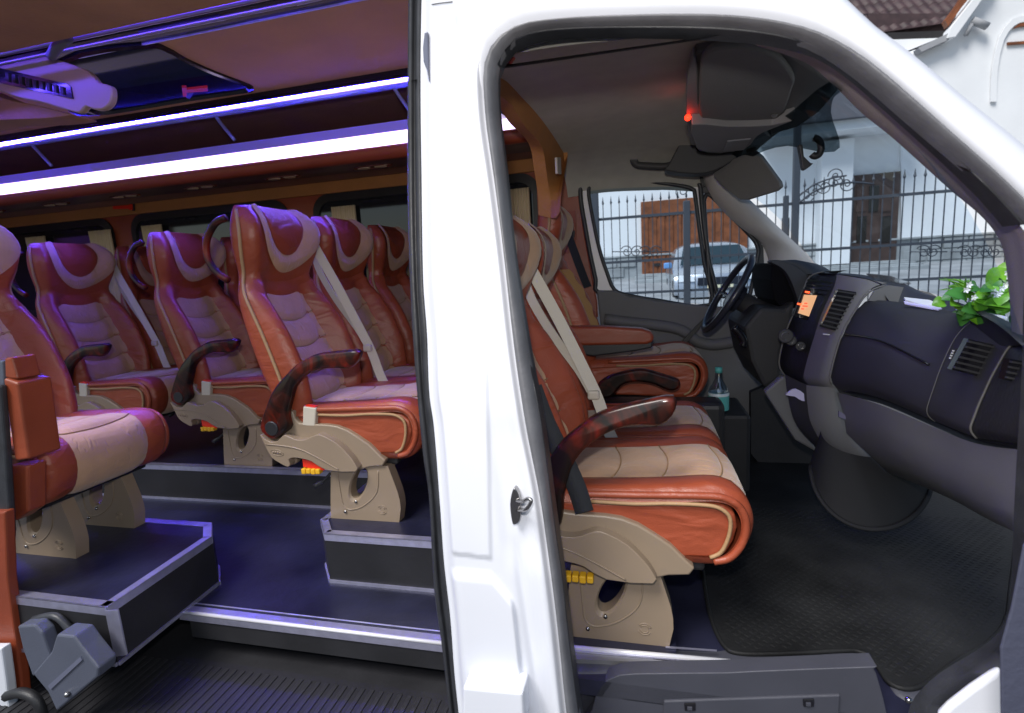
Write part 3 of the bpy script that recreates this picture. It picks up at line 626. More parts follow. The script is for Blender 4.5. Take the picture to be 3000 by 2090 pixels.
def curtain(px0, px1, py, label):
    a = at(px0, py, Y=wy - .03).x; b = at(px1, py, Y=wy - .03).x
    rows = []
    for z in (2.30, 2.2, 2.0, 1.7):
        rows.append([Vector((a + (b - a) * i / 40, wy - .03 + .008 * math.sin(i * 1.6) + .003 * math.sin(i * .7 + z * 9), z)) for i in range(41)])
    o = MB().grid(rows).build('curtain', M_curt, None); s = o.modifiers.new('th', 'SOLIDIFY'); s.thickness = .003
    tag(o, label, 'curtain', 'cream curtains gathered at the cabin windows')
curtain(969, 1040, 610, 'cream curtain to the left side of the window above the middle front row seat')
curtain(412, 472, 660, 'cream curtain left of the headrest of the near far side seat')
curtain(256, 322, 670, 'cream curtain beside the rounded window corner above the dark red seat')
curtain(72, 130, 690, 'short cream curtain above the left violet lit headrest')
curtain(1470, 1550, 560, 'cream curtain seen through the cab doorway under the tan arch')
# ceiling
ceil = tag(box('ceiling', -6, -.47, .80, 1.47, 2.80, 2.82, mat('ceiling_suede', (.52, .28, .14), .8, bump=.3, bscale=14, var=.08, vscale=4)), kind='structure')
MB().box(-6, -.47, 1.47, 1.506, 2.775, 2.815).box(-6, -.47, 1.474, 1.486, 2.762, 2.7745).box(-6, -.47, 1.5025, 1.5055, 2.763, 2.7745).box(-6, -.47, .66, .80, 2.795, 2.815).build('gloss_channel', M_gloss, ceil, smooth=False)  # two thin lips added to keep LED light off ceiling and rack
MB().box(-6, -.47, 1.50, 2.36, 2.80, 2.83).build('side_ceiling', M_brn, ceil, smooth=False)
MB().box(-6, -.47, .12, .66, 2.83, 2.85).build('near_ceiling', M_org, ceil, smooth=False)
MB().box(-6, -.47, .795, .801, 2.788, 2.797).build('channel_edge', M_alu, ceil, smooth=False)
# outer roof so that the sky does not leak in
MB().box(-6, -.45, .05, 2.45, 2.90, 2.93).build('roof', M_white, van, smooth=False)
MB().box(-6, -.45, .02, .06, 2.72, 2.93).build('side_rail', M_white, van, smooth=False)
MB().prism([(-.5, .1, 2.46), (.40, .1, 2.46), (.56, .8, 2.46), (.60, 1.6, 2.46), (.5, 2.42, 2.46), (-.5, 2.42, 2.46)], (0, 0, .03)).box(-.50, -.45, .1, 2.42, 2.47, 2.92).build('cab_roof', M_white, van, smooth=False)
for a, b in ((395, 545), (760, 900)):
    p = pxs([(a, 60 + (545 - a) * .22 - (28 if a > 500 else 0) - 8, ), (b, 60 + (545 - b) * .22 - 8)], Z=2.79) if 0 else None
MB().prism(pxs([(405, 98), (645, 50), (662, 60), (425, 106)], Z=2.79), (0, 0, .008)).prism(pxs([(850, 8), (960, -14), (960, -2), (872, 18)], Z=2.79), (0, 0, .008)).build('air_slot', mat('slot_grey', (.25, .25, .3), .35, metal=.5), ceil, smooth=False)
# roof hatch
ht = thing('roof_hatch', 'black roof hatch with smoked glass set in the brown ceiling', 'roof hatch')
hp = pxs([(168, 176), (413, 124), (490, 138), (546, 170), (630, 208), (732, 247), (740, 260), (718, 267), (560, 290), (385, 320), (290, 332), (200, 320)], Z=2.80)
hp = smooth(hp, 3, True)
hc = sum(hp, Vector()) / len(hp)
MB().grid([hp, [p + Vector((0, 0, -.012)) for p in hp], [p.lerp(hc, .05) + Vector((0, 0, -.016)) for p in hp], [p.lerp(hc, .10) + Vector((0, 0, .0)) for p in hp]], closed=True).build('frame', M_gloss, ht, auto=40)
MB().add([p.lerp(hc, .05) + Vector((0, 0, -.003)) for p in hp], [tuple(range(len(hp)))]).build('panel', mat('hatch_black', (.010, .011, .016), .12, spec=.1), ht, smooth=False)
MB().prism(pxs([(190, 180), (420, 132), (485, 145), (560, 190), (640, 222), (600, 222), (340, 262), (300, 255), (240, 215)], Z=2.792), (0, 0, .004)).build('smoked_glass', mat('smoked', (.020, .030, .038), .05, spec=.08), ht, smooth=False)
for k in ('smoked', 'hatch_black'): MATS[k].node_tree.nodes['Principled BSDF'].inputs['IOR'].default_value = 1.12
def hammer(pts, Z=None, Y=None, label=''):
    h = thing('emergency_hammer', label, 'hammer', 'red emergency hammers')
    k = dict(Z=Z) if Z else dict(Y=Y); n = (0, 0, -.012) if Z else (0, -.02, 0)
    a, b, c, d = pts
    MB().prism(pxs(a, **k), n).build('handle', M_redp, h, smooth=False, bevel=.003)
    MB().prism(pxs(b, **k), n).build('head', M_redp, h, smooth=False, bevel=.002)
    MB().prism([p + Vector(n) * .5 for p in pxs(c, **k)], tuple(-Vector(n) * .4)).build('bracket', M_black, h, smooth=False, bevel=.002)
hammer(([(545, 256), (607, 249), (608, 262), (546, 266)], [(532, 250), (546, 250), (546, 277), (535, 278)], [(550, 262), (572, 260), (556, 288), (545, 285)], 0), Z=2.785, label='red hammer on the black roof hatch frame')
hammer(([(336, 605), (384, 602), (384, 613), (337, 614)], [(384, 600), (392, 599), (393, 616), (384, 616)], [(386, 594), (396, 592), (397, 618), (390, 619)], 0), Y=2.325, label='red hammer on the tan strip above the cabin windows')
# far luggage rack
rk = thing('luggage_rack', 'far side overhead luggage rack with glowing white band, blue rail and brown underside', 'luggage rack')
X0, X1 = -6, -.52; XL = -.80
def strip(prof, name, m, par, **k):    # profile (y,z) swept along x
    return MB().grid([[Vector((x, y, z)) for y, z in prof] for x in (X0, X1)]).build(name, m, par, **k)
strip([(1.502, 2.520), (1.500, 2.455)], 'light_diffuser', M_ledw, rk, smooth=False)
strip([(1.506, 2.524), (1.506, 2.450)], 'glow_blocker', M_brn, rk, smooth=False)  # added opaque sheet, keeps the band's glow out of the rack
strip([(1.530, 2.578), (1.500, 2.521)], 'acrylic_front', mat('frosted_acrylic', (.52, .48, 1.0), .3, coat=.4), rk, smooth=False)
strip([(1.500, 2.454), (1.492, 2.44), (1.50, 2.41), (1.53, 2.395), (1.56, 2.398)], 'rolled_lip', M_redflat, rk)
strip([(1.56, 2.398), (1.62, 2.425), (1.80, 2.44), (2.30, 2.475)], 'underside', M_brn, rk)
strip([(1.62, 2.422), (1.66, 2.415), (1.80, 2.43), (1.95, 2.44), (1.98, 2.452)], 'vent_channel', mat('channel_brown', (.13, .08, .06), .5), rk)
strip([(1.54, 2.52), (2.28, 2.54)], 'shelf', M_brn, rk, smooth=False)
strip([(2.28, 2.54), (2.33, 2.80)], 'rack_back', M_brn, rk, smooth=False)
strip([(2.27, 2.60), (2.315, 2.80)], 'back_band', M_redflat, rk, smooth=False)
MB().tube([(X0, 1.505, 2.742), (X1, 1.505, 2.742)], .015, 10, flat=1.2).build('rail', mat('rail_led_tint', (.30, .32, .75), .35, metal=.3), rk)  # blue base colour paints the LED glow onto the rail and brackets
for p, q in (((626, 330), (688, 412)), ((84, 410), (152, 487)), ((1150, 248), (1215, 345))):
    MB().tube(smooth([at(*p, Y=1.505), at((p[0] * 2 + q[0]) / 3 - 3, (p[1] * 2 + q[1]) / 3, Y=1.515), at(*q, Y=1.53)], 3), .010, 8).build('bracket', MATS['rail_led_tint'], rk)
for i in range(9):
    x = -.9 - i * .62
    b = MB(); b.tube([(x + .12 * math.cos(t), 1.80 + .035 * math.sin(t), 2.425 + .0) for t in [2 * math.pi * k / 16 for k in range(17)]], .006, 6)
    lp = b.build('reading_light', mat('walnut_gloss', (.10, .02, .01), .25, coat=.6), rk)
    for dx in (-.06, .05):
        V = [Vector((x + dx + .04 * math.cos(2 * math.pi * k / 14), 1.80 + .026 * math.sin(2 * math.pi * k / 14), 2.418)) for k in range(14)]
        MB().prism(V, (0, 0, .02)).build('light_lens', mat('ivory_lens', (.6, .48, .3), .4), lp, smooth=False, bevel=.003)
for i in range(14):
    MB().tube([(-.9 - i * .4, 2.26, 2.62), (-.9 - i * .4, 2.29, 2.62)], .005, 6).build('stud', M_alu, rk)
led = thing('led_strip', 'blue white led strip running under the far edge of the ceiling', 'light strip')
MB().box(X0, XL, 1.488, 1.502, 2.766, 2.774).build('diode_row', M_ledb, led, smooth=False)
# near side rails and led, above the open doorway
nr = thing('near_rack_rails', 'blue lit aluminium rails of the near side rack at the top left', 'rack rail')
M_rail = mat('rail_silver', (.45, .45, .50), .28, metal=.9)
for (ax, ay, bx, by), r_, zz in (((0, 131, 620, -2), .016, 2.72), ((190, 118, 760, -4), .011, 2.74), ((180, 150, 800, 22), .008, 2.76)):
    p, q = at(ax, ay, Z=zz), at(bx, by, Z=zz); d = (q - p).normalized(); MB().tube([p - d * 3, q + d * 2], r_, 10).build('rail', M_rail, nr)
MB().box(-6, -.5, .40, .42, 2.66, 2.83).build('rack_front', M_org, nr, smooth=False)
MB().box(-6, -.5, .12, .40, 2.645, 2.665).build('rack_base', M_brn, nr, smooth=False)
MB().box(-6, -.5, .56, .70, 2.795, 2.81).build('rail_backing', mat('lilac_grey', (.30, .30, .36), .4, metal=.3), nr, smooth=False)
nl = thing('led_strip', 'second blue led strip along the near side rails, just above the doorway', 'light strip')
MB().box(-6, -.8, .440, .454, 2.776, 2.786).build('diode_row', mat('led_blue_near', (.3, .3, .9), .5, emit=(.085, .05, 1), es=60), nl, smooth=False)
MB().tube(smooth(pxs([(150, 165), (165, 140), (190, 118), (200, 112)], Z=2.70), 4), .018, 8).build('bracket', mat('grey_rubber', (.12, .14, .15), .5), nr)
# beige air console hanging top left
ac = thing('air_console', 'beige overhead air outlet console with black slot at the top left', 'air outlet')
o_ = smooth(pxs([(-150, 85), (0, 130), (120, 160), (235, 198), (268, 220), (285, 240), (318, 250), (326, 270), (322, 300), (300, 320), (272, 320), (250, 312), (232, 330), (208, 326), (120, 300), (60, 288), (0, 268), (-150, 220)], Y=.72), 3, True)
MB().prism(o_, (0, .03, 0)).build('housing', mat('console_beige', (.40, .30, .23), .45, bump=.1, bscale=300), ac, bevel=.006, bseg=2, auto=40)
MB().prism(pxs([(-150, 160), (0, 200), (195, 246), (206, 254), (213, 290), (0, 244), (-150, 205)], Y=.714), (0, .012, 0)).build('slot', M_gloss, ac, smooth=False)
for i in range(9):
    MB().prism(pxs([(15 + i * 20, 212 + i * 5), (24 + i * 20, 214 + i * 5), (26 + i * 20, 240 + i * 4.6), (17 + i * 20, 238 + i * 4.6)], Y=.708), (0, .006, 0)).build('vane', M_black, ac, smooth=False)
MB().prism(smooth(pxs([(-150, 235), (0, 285), (60, 300), (120, 312), (190, 330), (205, 338), (120, 348), (0, 352), (-150, 370)], Y=.80), 2, True), (0, .12, 0)).build('lower_body', M_brn, ac, bevel=.01, auto=40)

# ================================================================ CAB SHELL
cabl = thing('cab_lining', 'grey headliner, tan rear arch and far side trim of the driving cab', 'cab lining')
# tan arch between cab and cabin
L_ = [(1435, 200), (1457, 272), (1499, 308), (1537, 370), (1576, 412), (1593, 447), (1600, 500), (1611, 577), (1613, 640)]
R_ = [(1480, 150), (1500, 195), (1555, 275), (1580, 315), (1607, 360), (1646, 433), (1653, 475), (1635, 571), (1630, 640)]
A = resample(smooth(pxs(L_, X=-.42), 3), 30); B = resample(smooth(pxs(R_, X=-.38), 3), 30)
MB().grid([[p + Vector((-.06, 0, .02)) for p in A], A, mid(A, B, .12, 0), mid(A, B, .9, 0), B, [p + Vector((.02, .0, .03)) for p in B]]).build('rear_arch', M_org, cabl, auto=50)
MB().prism(pxs([(1625, 462), (1636, 462), (1638, 512), (1627, 510)], X=-.375), (.012, 0, 0)).build('ivory_switch', MATS['ivory_plastic'], cabl, smooth=False, bevel=.003)
MB().prism(pxs([(1478, 190), (1508, 152), (1510, 160), (1484, 196)], X=-.33), (.01, 0, 0)).build('red_tag', M_redp, cabl, smooth=False)
# monitor seen behind the arch
mo = thing('monitor', 'black flip down monitor behind the tan arch, tilted, lit blue beneath', 'monitor')
MB().prism(pxs([(1452, 250), (1500, 305), (1528, 352), (1526, 378), (1519, 386), (1500, 360), (1452, 326)], X=-.62), (-.05, 0, 0)).build('screen_case', M_gloss, mo, smooth=False, bevel=.008)
MB().prism(pxs([(1489, 322), (1494, 320), (1494, 333), (1489, 335)], X=-.615), (.003, 0, 0)).build('maker_mark', mat('mark_grey', (.4, .4, .4), .5), mo, smooth=False)
# headliner
ys = [(.10, 2.235), (.16, 2.27), (.25, 2.305), (.4, 2.338), (.6, 2.36), (1.0, 2.385), (1.5, 2.39), (1.8, 2.375), (1.98, 2.345), (2.10, 2.30), (2.18, 2.25), (2.22, 2.20)]
xf_ = [(.10, .42), (.5, .55), (.9, .64), (1.5, .68), (2.0, .60), (2.22, .50)]
rows = []
for i in range(40):
    y = .10 + 2.12 * i / 39; z = sinterp(ys, y); x1 = sinterp(xf_, y)
    rows.append([Vector((-.42 + (x1 + .42) * j / 16, y, z + .01 * math.sin(j * .4) - .045 * ss(.6, 1, j / 16))) for j in range(17)])
MB().grid(rows).build('headliner', M_head, cabl)
MB().grid([[Vector((x, y, z)) for x, y, z in ((-.50, .04, 2.20), (.40, .04, 2.19))], [Vector((-.50, .09, 2.215)), Vector((.42, .09, 2.205))], [Vector((-.50, .16, 2.245)), Vector((.46, .16, 2.23))], [Vector((-.50, .30, 2.302)), Vector((.52, .30, 2.285))]]).build('header_trim', mat('header_black', (.008, .008, .009), .8, spec=.15), cabl)
# far pillar trim behind driver: red leather, slot, belt
MB().prism(smooth(pxs([(1653, 478), (1672, 474), (1700, 478), (1718, 492), (1728, 512), (1708, 545), (1703, 600), (1716, 700), (1738, 820), (1752, 930), (1700, 930), (1640, 800), (1612, 640), (1616, 570)], Y=2.235), 2, True), (0, .05, 0)).build('rear_pillar_trim', M_redflat, cabl, bevel=.01, auto=40)
MB().prism(pxs([(1634, 618), (1686, 617), (1690, 700), (1665, 745), (1642, 740)], Y=2.228), (0, .006, 0)).build('belt_recess', mat('recess_red', (.22, .03, .012), .5), cabl, smooth=False)
MB().prism(pxs([(1634, 657), (1686, 657), (1688, 683), (1640, 686)], Y=2.222), (0, .01, 0)).build('recess_shelf', M_redflat, cabl, smooth=False, bevel=.004)
ribbon(smooth(pxs([(1665, 690), (1683, 740), (1705, 800), (1722, 842)], Y=2.20), 3), (1, 0, .25), .05).build('driver_belt', M_beltd, cabl, auto=30)
MB().prism(pxs([(1644, 688), (1684, 675), (1682, 696), (1652, 702)], Y=2.205), (0, .02, 0)).build('belt_guide', M_black, cabl, smooth=False, bevel=.003)
for x, y in ((1584, 557), (1609, 583), (1623, 598)): MB().tube([at(x, y, Y=2.20), at(x, y, Y=2.24)], .008, 8).build('white_stud', mat('stud_white', (.8, .8, .8), .4), cabl)
MB().box(-.62, -.40, 2.24, 2.40, 2.0, 2.46).build('pillar_upper', M_redflat, cabl, smooth=False)
MB().prism([(-.75, 2.24, .57), (-.30, 2.24, .57), (-.30, 2.24, 1.55), (-.42, 2.24, 2.0), (-.75, 2.24, 2.0)], (0, .1, 0)).build('pillar_lower', M_redflat, cabl, smooth=False)
# far front door
fd = thing('driver_door', 'closed far side door with white window frame and grey inner panel', 'door')
G = [(1727, 546), (1737, 535), (1834, 529), (1926, 535), (2002, 546), (2030, 556), (2036, 572), (2048, 664), (2063, 771), (2079, 893), (1926, 880), (1840, 865), (1800, 849), (1779, 801), (1757, 734), (1739, 651), (1725, 572)]
O1 = [(1700, 535), (1725, 509), (1834, 505), (1956, 511), (2017, 524), (2048, 538), (2054, 572), (2063, 664), (2078, 771), (2094, 905), (1926, 892), (1838, 876), (1751, 856), (1745, 820), (1728, 740), (1712, 651), (1702, 590)]
def ringpx(a, b, Y, name, m, par, d=.02):
    a = smooth(pxs(a, Y=Y), 3, True); b = smooth(pxs(b, Y=Y), 3, True)
    return MB().grid([[p + Vector((0, d, 0)) for p in a], a, b, [p + Vector((0, d, 0)) for p in b]], closed=True).build(name, m, par, auto=30)
ringpx(O1, G, 2.20, 'window_frame', mat('door_white', (.85, .84, .86), .3, coat=.4), fd)
MB().tube(smooth(pxs(O1 + [O1[0]], Y=2.195), 3), .014, 8).build('outer_rubber', M_rubber, fd)
MB().tube(smooth(pxs(G + [G[0]], Y=2.195), 3), .012, 8).build('glass_rubber', M_rubber, fd)
MB().add(pxs(G, Y=2.205), [tuple(range(len(G)))]).build('side_glass', M_gside, fd, smooth=False)
Q = [(2062, 590), (2068, 574), (2084, 574), (2140, 631), (2200, 692), (2219, 722), (2218, 760), (2180, 900), (2092, 900)]
MB().add(pxs(Q, Y=2.205), [tuple(range(len(Q)))]).build('quarter_glass', M_gside, fd, smooth=False)
MB().tube(smooth(pxs(Q + [Q[0]], Y=2.195), 3), .013, 8).build('quarter_rubber', M_rubber, fd)
MB().prism(pxs([(2055, 540), (2075, 552), (2215, 690), (2236, 722), (2240, 800), (2238, 930), (2225, 930), (2222, 722), (2200, 688), (2084, 568), (2058, 566)], Y=2.19), (0, .02, 0)).build('quarter_frame', M_rubber, fd, smooth=False)
MB().prism(pxs([(2236, 700), (2262, 760), (2262, 930), (2240, 930)], Y=2.20), (0, .02, 0)).build('frame_front', MATS['door_white'], fd, smooth=False)
MB().prism(pxs([(1748, 851), (1800, 852), (1840, 868), (1926, 882), (2082, 898), (2330, 905), (2330, 1330), (1800, 1330)], Y=2.17), (0, .03, 0)).build('door_panel', M_gmid, fd, smooth=False, bevel=.012, bseg=3)
ar = resample(smooth(pxs([(1770, 935), (1850, 945), (1960, 958), (2010, 975), (2040, 1000), (2100, 1010), (2200, 990)], Y=2.16), 4), 24)
MB().tube([p for p in ar], .035, 10).build('door_armrest', M_gmid, fd)
MB().prism(pxs([(1965, 1035), (2075, 920), (2082, 926), (1985, 1035)], Y=2.06), (0, .02, 0)).build('pull_strap', M_black, fd, smooth=False)
MB().prism(pxs([(2048, 512), (2056, 510), (2068, 545), (2058, 548)], Y=2.15), (0, .03, 0)).build('trim_clip', M_black, fd, smooth=False)
# far A pillar trim
P1 = [(2040, 497), (2060, 520), (2094, 587), (2170, 664), (2229, 706), (2250, 742), (2262, 790)]
P2 = [(2090, 495), (2120, 520), (2195, 584), (2262, 648), (2350, 731), (2412, 795), (2430, 830)]
A = resample(smooth(pxs(P1, Y=2.16), 4), 30); B = resample(smooth(pxs(P2, Y=2.10), 4), 30)
MB().grid([[p + Vector((0, .04, 0)) for p in A], A, mid(A, B, .3, -.03), mid(A, B, .6, -.035), mid(A, B, .85, -.02), B, [p + Vector((0, .05, 0)) for p in B]]).build('a_pillar_cover', M_glite, cabl)
# overhead shelf, visors, console
MB().prism(pxs([(2030, 250), (2035, 160), (2100, 138), (2200, 133), (2300, 150), (2430, 238), (2460, 262), (2400, 330), (2340, 372), (2240, 400), (2130, 452), (2045, 440)], Z=2.315), (0, 0, .03)).build('overhead_panel', mat('overhead_grey', (.15, .142, .138), .65, bump=.2, bscale=300), cabl, smooth=False, bevel=.008)
vs = thing('sun_visor', 'dark grey sun visor folded flat against the cab ceiling', 'sun visor', 'cab sun visors')
vp = smooth(pxs([(2050, 219), (2056, 178), (2082, 152), (2131, 142), (2197, 142), (2262, 162), (2297, 188), (2326, 232), (2320, 265), (2276, 350), (2131, 363), (2060, 352), (2047, 306)], Z=2.285), 3, True)
MB().prism(vp, (0, 0, .022)).build('pad', mat('visor_grey', (.17, .17, .168), .7, bump=.3, bscale=300), vs, bevel=.008, bseg=3, auto=40)
MB().prism(pxs([(2258, 338), (2278, 336), (2276, 345), (2262, 346)], Z=2.28), (0, 0, .01)).build('clip', M_metal, vs, smooth=False)
co = thing('overhead_console', 'grey cab roof console with map light and small red lamp', 'roof console')
MB().prism(smooth(pxs([(2026, 366), (2036, 420), (2050, 442), (2109, 449), (2184, 437), (2210, 410), (2236, 389), (2330, 352), (2262, 368), (2130, 372)], Z=2.262), 2, True), (0, 0, .05)).build('housing', mat('console_grey', (.22, .215, .22), .6, bump=.2, bscale=300), co, bevel=.012, bseg=3, auto=40)
MB().prism(pxs([(2131, 416), (2200, 409), (2180, 440), (2119, 446)], Z=2.256), (0, 0, .008)).build('map_light', mat('lens_grey', (.20, .20, .22), .3), co, smooth=False, bevel=.002)
MB().tube([at(2015, 345, Z=2.272), at(2015, 345, Z=2.29)], .012, 10).build('red_lamp', mat('lamp_red', (.8, .02, .01), .4, emit=(1, .03, .01), es=3), co)
MB().prism(smooth(pxs([(2030, 170), (2044, 200), (2046, 300), (2056, 350), (2040, 420), (2022, 420), (2010, 340), (2012, 240)], Z=2.300), 2, True), (0, 0, .03)).build('side_cheek', MATS['console_grey'], co, bevel=.01, auto=40)
MB().prism(smooth(pxs([(1951, 500), (1960, 480), (1985, 432), (2000, 415), (2030, 405), (2048, 442), (2109, 450), (2180, 440), (2150, 470), (2095, 500), (2040, 510)], Y=1.85), 2, True), (0, .12, 0)).build('driver_overhead_box', mat('overhead_dark', (.05, .05, .052), .6), co, bevel=.01, auto=40)
gh = thing('grab_handle', 'dark grey ceiling grab handle above the driver window', 'handle')
MB().tube(smooth(pxs([(1854, 452), (1856, 472), (1868, 484), (1900, 487), (1950, 488), (1985, 478)], Y=2.02), 4), .020, 10).build('bar', mat('overhead_dark', (.05, .05, .052), .6), gh)
MB().prism(pxs([(1843, 443), (1867, 443), (1870, 475), (1846, 475)], Y=2.0), (0, .05, 0)).build('mount', MATS['overhead_dark'], gh, smooth=False, bevel=.006)
MB().tube([at(1857, 458, Y=1.992), at(1857, 458, Y=2.0)], .011, 12).build('screw', M_metal, gh)
vd = thing('sun_visor', 'dark sun visor swung down in front of the windscreen', 'sun visor', 'cab sun visors')
def vis(x, y, k): return at(x, y, Y=1.95 - .35 * (x - 2087) / 200 + k)
vl = [(2090, 500), (2150, 465), (2208, 441), (2226, 455), (2282, 532), (2286, 548), (2272, 560), (2188, 586), (2166, 585), (2120, 550), (2090, 518)]
MB().add([vis(x, y, 0) for x, y in vl] + [vis(x, y, 0) + Vector((.02, .012, 0)) for x, y in vl], [tuple(range(11)), tuple(range(21, 10, -1))] + [(i, (i + 1) % 11, 11 + (i + 1) % 11, 11 + i) for i in range(11)]).build('pad', MATS['visor_grey'], vd, smooth=False, bevel=.006)
MB().tube([vis(2190, 442, 0), vis(2212, 436, 0)], .010, 8).build('pivot', M_black, vd)
# windscreen
bot = [(3000, 1000, .08), (2900, 925, .35), (2760, 868, .8), (2620, 828, 1.25), (2500, 806, 1.65), (2400, 796, 2.08)]
top = [(2437, 240, .18), (2400, 262, .55), (2330, 322, 1.05), (2250, 378, 1.45), (2160, 440, 1.8), (2085, 500, 2.12)]
bt = resample([at(x, y, Y=Y) for x, y, Y in bot], 24); tp = resample([at(x, y, Y=Y) for x, y, Y in top], 24)
rows = [[b.lerp(t, v) + Vector((.05 * math.sin(math.pi * v), 0, .03 * math.sin(math.pi * v))) for b, t in zip(bt, tp)] for v in [i / 12 for i in range(13)]]
ws = MB().grid(rows); wo = ws.build('windscreen', M_glass, van)
rows = []
for i in range(25):
    u = i / 24; b = bt[min(23, i)]; t = tp[min(23, i)]; dep = .10 + .20 * math.exp(-((u - .45) / .16) ** 2) - .05 * (1 - u)
    rows.append([b.lerp(t, v) + Vector((.05 * math.sin(math.pi * v) - .006, -.003, .03 * math.sin(math.pi * v))) for v in (1 - dep, 1 - dep * .5, 1.0)])
MB().grid(rows[:24]).build('shade_band', M_shade, wo)
mm = thing('mirror_mount', 'small black mirror bracket with hook stuck on the windscreen', 'bracket')
MB().prism(pxs([(2340, 424), (2352, 422), (2356, 458), (2376, 478), (2384, 478), (2376, 486), (2360, 498), (2352, 496)], Y=1.15), (0, .03, 0)).build('plate', M_black, mm, smooth=False, bevel=.004)
MB().tube(smooth(pxs([(2384, 404), (2400, 412), (2406, 434), (2400, 452), (2386, 458), (2378, 452)], Y=1.15), 4), .013, 8).build('hook', M_black, mm)
# driver seat
ds = empty('driver_seat', (.20, 1.52, .80)); tag(ds, 'wide red driver seat with tan stripes and padded red armrest', 'seat', CG)
seat_back(ds, quilts=False); seat_cushion(ds)
for s0 in (-1, 1):
    g = [[SB(s0 * u, z, .014) for u in (.42, .5, .58, .66, .72)] for z in [.42 + i * .028 for i in range(20)]]
    MB().grid(g).build('tan_stripe', mat('tan_stripe', (.42, .23, .09), .7, bump=.2), ds)
for ch in ds.children:
    if ch.name.split('.')[0] in ('backrest', 'headrest_pad', 'headrest_band', 'collar_roll', 'tan_stripe') or (ch.name.split('.')[0] == 'piping' and max(v.co.z for v in ch.data.vertices) > 1): ch.location.x -= .05
box('seat_base', -.42, .0, .03, .47, -.15, .28, M_black, ds, bevel=.02)
ab = MB().prism([at(x, y, Y=1.44) - Vector((.20, 1.52, .80)) for x, y in [(1655, 958), (1780, 958), (1880, 964), (1905, 972), (1916, 985), (1914, 1002), (1895, 1010), (1700, 1014), (1660, 1010)]], (0, .085, 0)).build('driver_armrest', M_redflat, ds, bevel=.018, bseg=4, auto=50)
MB().prism([at(x, y, Y=1.45) - Vector((.20, 1.52, .80)) for x, y in [(1680, 1010), (1913, 1003), (1910, 1020), (1860, 1030), (1740, 1045), (1700, 1040)]], (0, .07, 0)).build('armrest_underside', M_black, ab, smooth=False, bevel=.008)
aw = MB().prism(smooth([at(x, y, Y=1.37) - Vector((.172, .82, .622)) for x, y in [(1748, 1165), (1750, 1130), (1780, 1105), (1850, 1086), (1890, 1084), (1940, 1098), (1985, 1112), (1994, 1128), (1985, 1142), (1960, 1146), (1910, 1126), (1860, 1120), (1820, 1132), (1790, 1165)]], 3, True), (0, .05, 0)).build('armrest', M_wood, N2, bevel=.012, bseg=3, auto=50)
# black console between the seats
tag(box('seat_gap_console', -.35, .38, 1.345, 1.50, .62, 1.10, M_black, None, bevel=.03, bseg=3), 'low black console between the second cab seat and the driver seat', 'console')
# cab floor
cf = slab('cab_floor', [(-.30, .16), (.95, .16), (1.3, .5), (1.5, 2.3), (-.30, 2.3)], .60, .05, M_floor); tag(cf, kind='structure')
# raised base strip under the near cab seat with its aluminium edge
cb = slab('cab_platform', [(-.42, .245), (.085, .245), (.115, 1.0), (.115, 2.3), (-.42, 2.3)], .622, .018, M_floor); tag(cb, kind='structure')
MB().prism(pxs([(1660, 1892), (2140, 1936), (2128, 1944), (1660, 1905)], Z=.626), (0, 0, -.005)).build('edge_trim', M_alu, cb, smooth=False)
MB().prism(pxs([(1660, 1905), (2128, 1944), (2090, 1950), (1660, 1930)], Z=.62), (0, 0, -.02)).build('edge_lip', mat('dull_alu', (.25, .25, .26), .5, metal=.6), cb, smooth=False)
MB().prism(pxs([(1950, 1893), (2100, 1904), (2100, 1907), (1950, 1897)], Z=.627), (0, 0, -.003)).build('thin_trim', M_alu, cb, smooth=False)
MB().tube([at(1655, 1896, Z=.626), at(2141, 1940, Z=.626)], .008, 8).build('nosing', mat('edge_highlight', (.85, .85, .9), .3, metal=.3), cb)  # same painted highlight colour on the cab edge
# rubber mat
mt = thing('floor_mat', 'black rubber footwell mat with raised rim and diamond studs', 'floor mat')
mo_ = [(2040, 1560), (2051, 1620), (2070, 1752), (2086, 1820), (2106, 1868), (2125, 1896), (2149, 1911), (2210, 1917), (2350, 1913), (2480, 1906), (2520, 1910), (2551, 1926), (2580, 1965), (2605, 2000), (2649, 2018), (2698, 2010), (2759, 1968), (2820, 1925), (2880, 1893), (2925, 1855), (2948, 1815), (2960, 1740), (2975, 1500), (2900, 1400), (2600, 1330), (2300, 1290), (2060, 1330)]
mp_ = smooth(pxs(mo_, Z=.612), 3, True)
M_mat = mat('mat_rubber', (.013, .0135, .0145), .6, bump=.25, bscale=90, var=.5, vscale=4, spec=.22)
MB().prism(mp_, (0, 0, -.010)).build('sheet', M_mat, mt, smooth=False)
MB().tube(mp_ + [mp_[0]], .007, 6, cap=False).build('rim', M_mat, mt)
stud = MB()
from mathutils.geometry import intersect_point_line
def inside(x, y, P):
    c = False; n = len(P)
    for i in range(n):
        a, b = P[i], P[i - 1]
        if (a.y > y) != (b.y > y) and x < (b.x - a.x) * (y - a.y) / (b.y - a.y) + a.x: c = not c
    return c
mc = sum(mp_, Vector()) / len(mp_); ms = [mc + (p - mc) * .92 for p in mp_]
for i in range(-60, 60):
    for j in range(-60, 60):
        x = .7 + (i + j) * .0165; y = .8 + (i - j) * .0165
        if inside(x, y, ms) and y < 1.3: stud.add([(x - .011, y, .6121), (x, y - .011, .6121), (x + .011, y, .6121), (x, y + .011, .6121), (x - .007, y, .6134), (x, y - .007, .6134), (x + .007, y, .6134), (x, y + .007, .6134)], [(4, 5, 6, 7), (0, 1, 5, 4), (1, 2, 6, 5), (2, 3, 7, 6), (3, 0, 4, 7)])
so = stud.build('studs', M_mat, mt, smooth=False); so['kind'] = 'stuff'
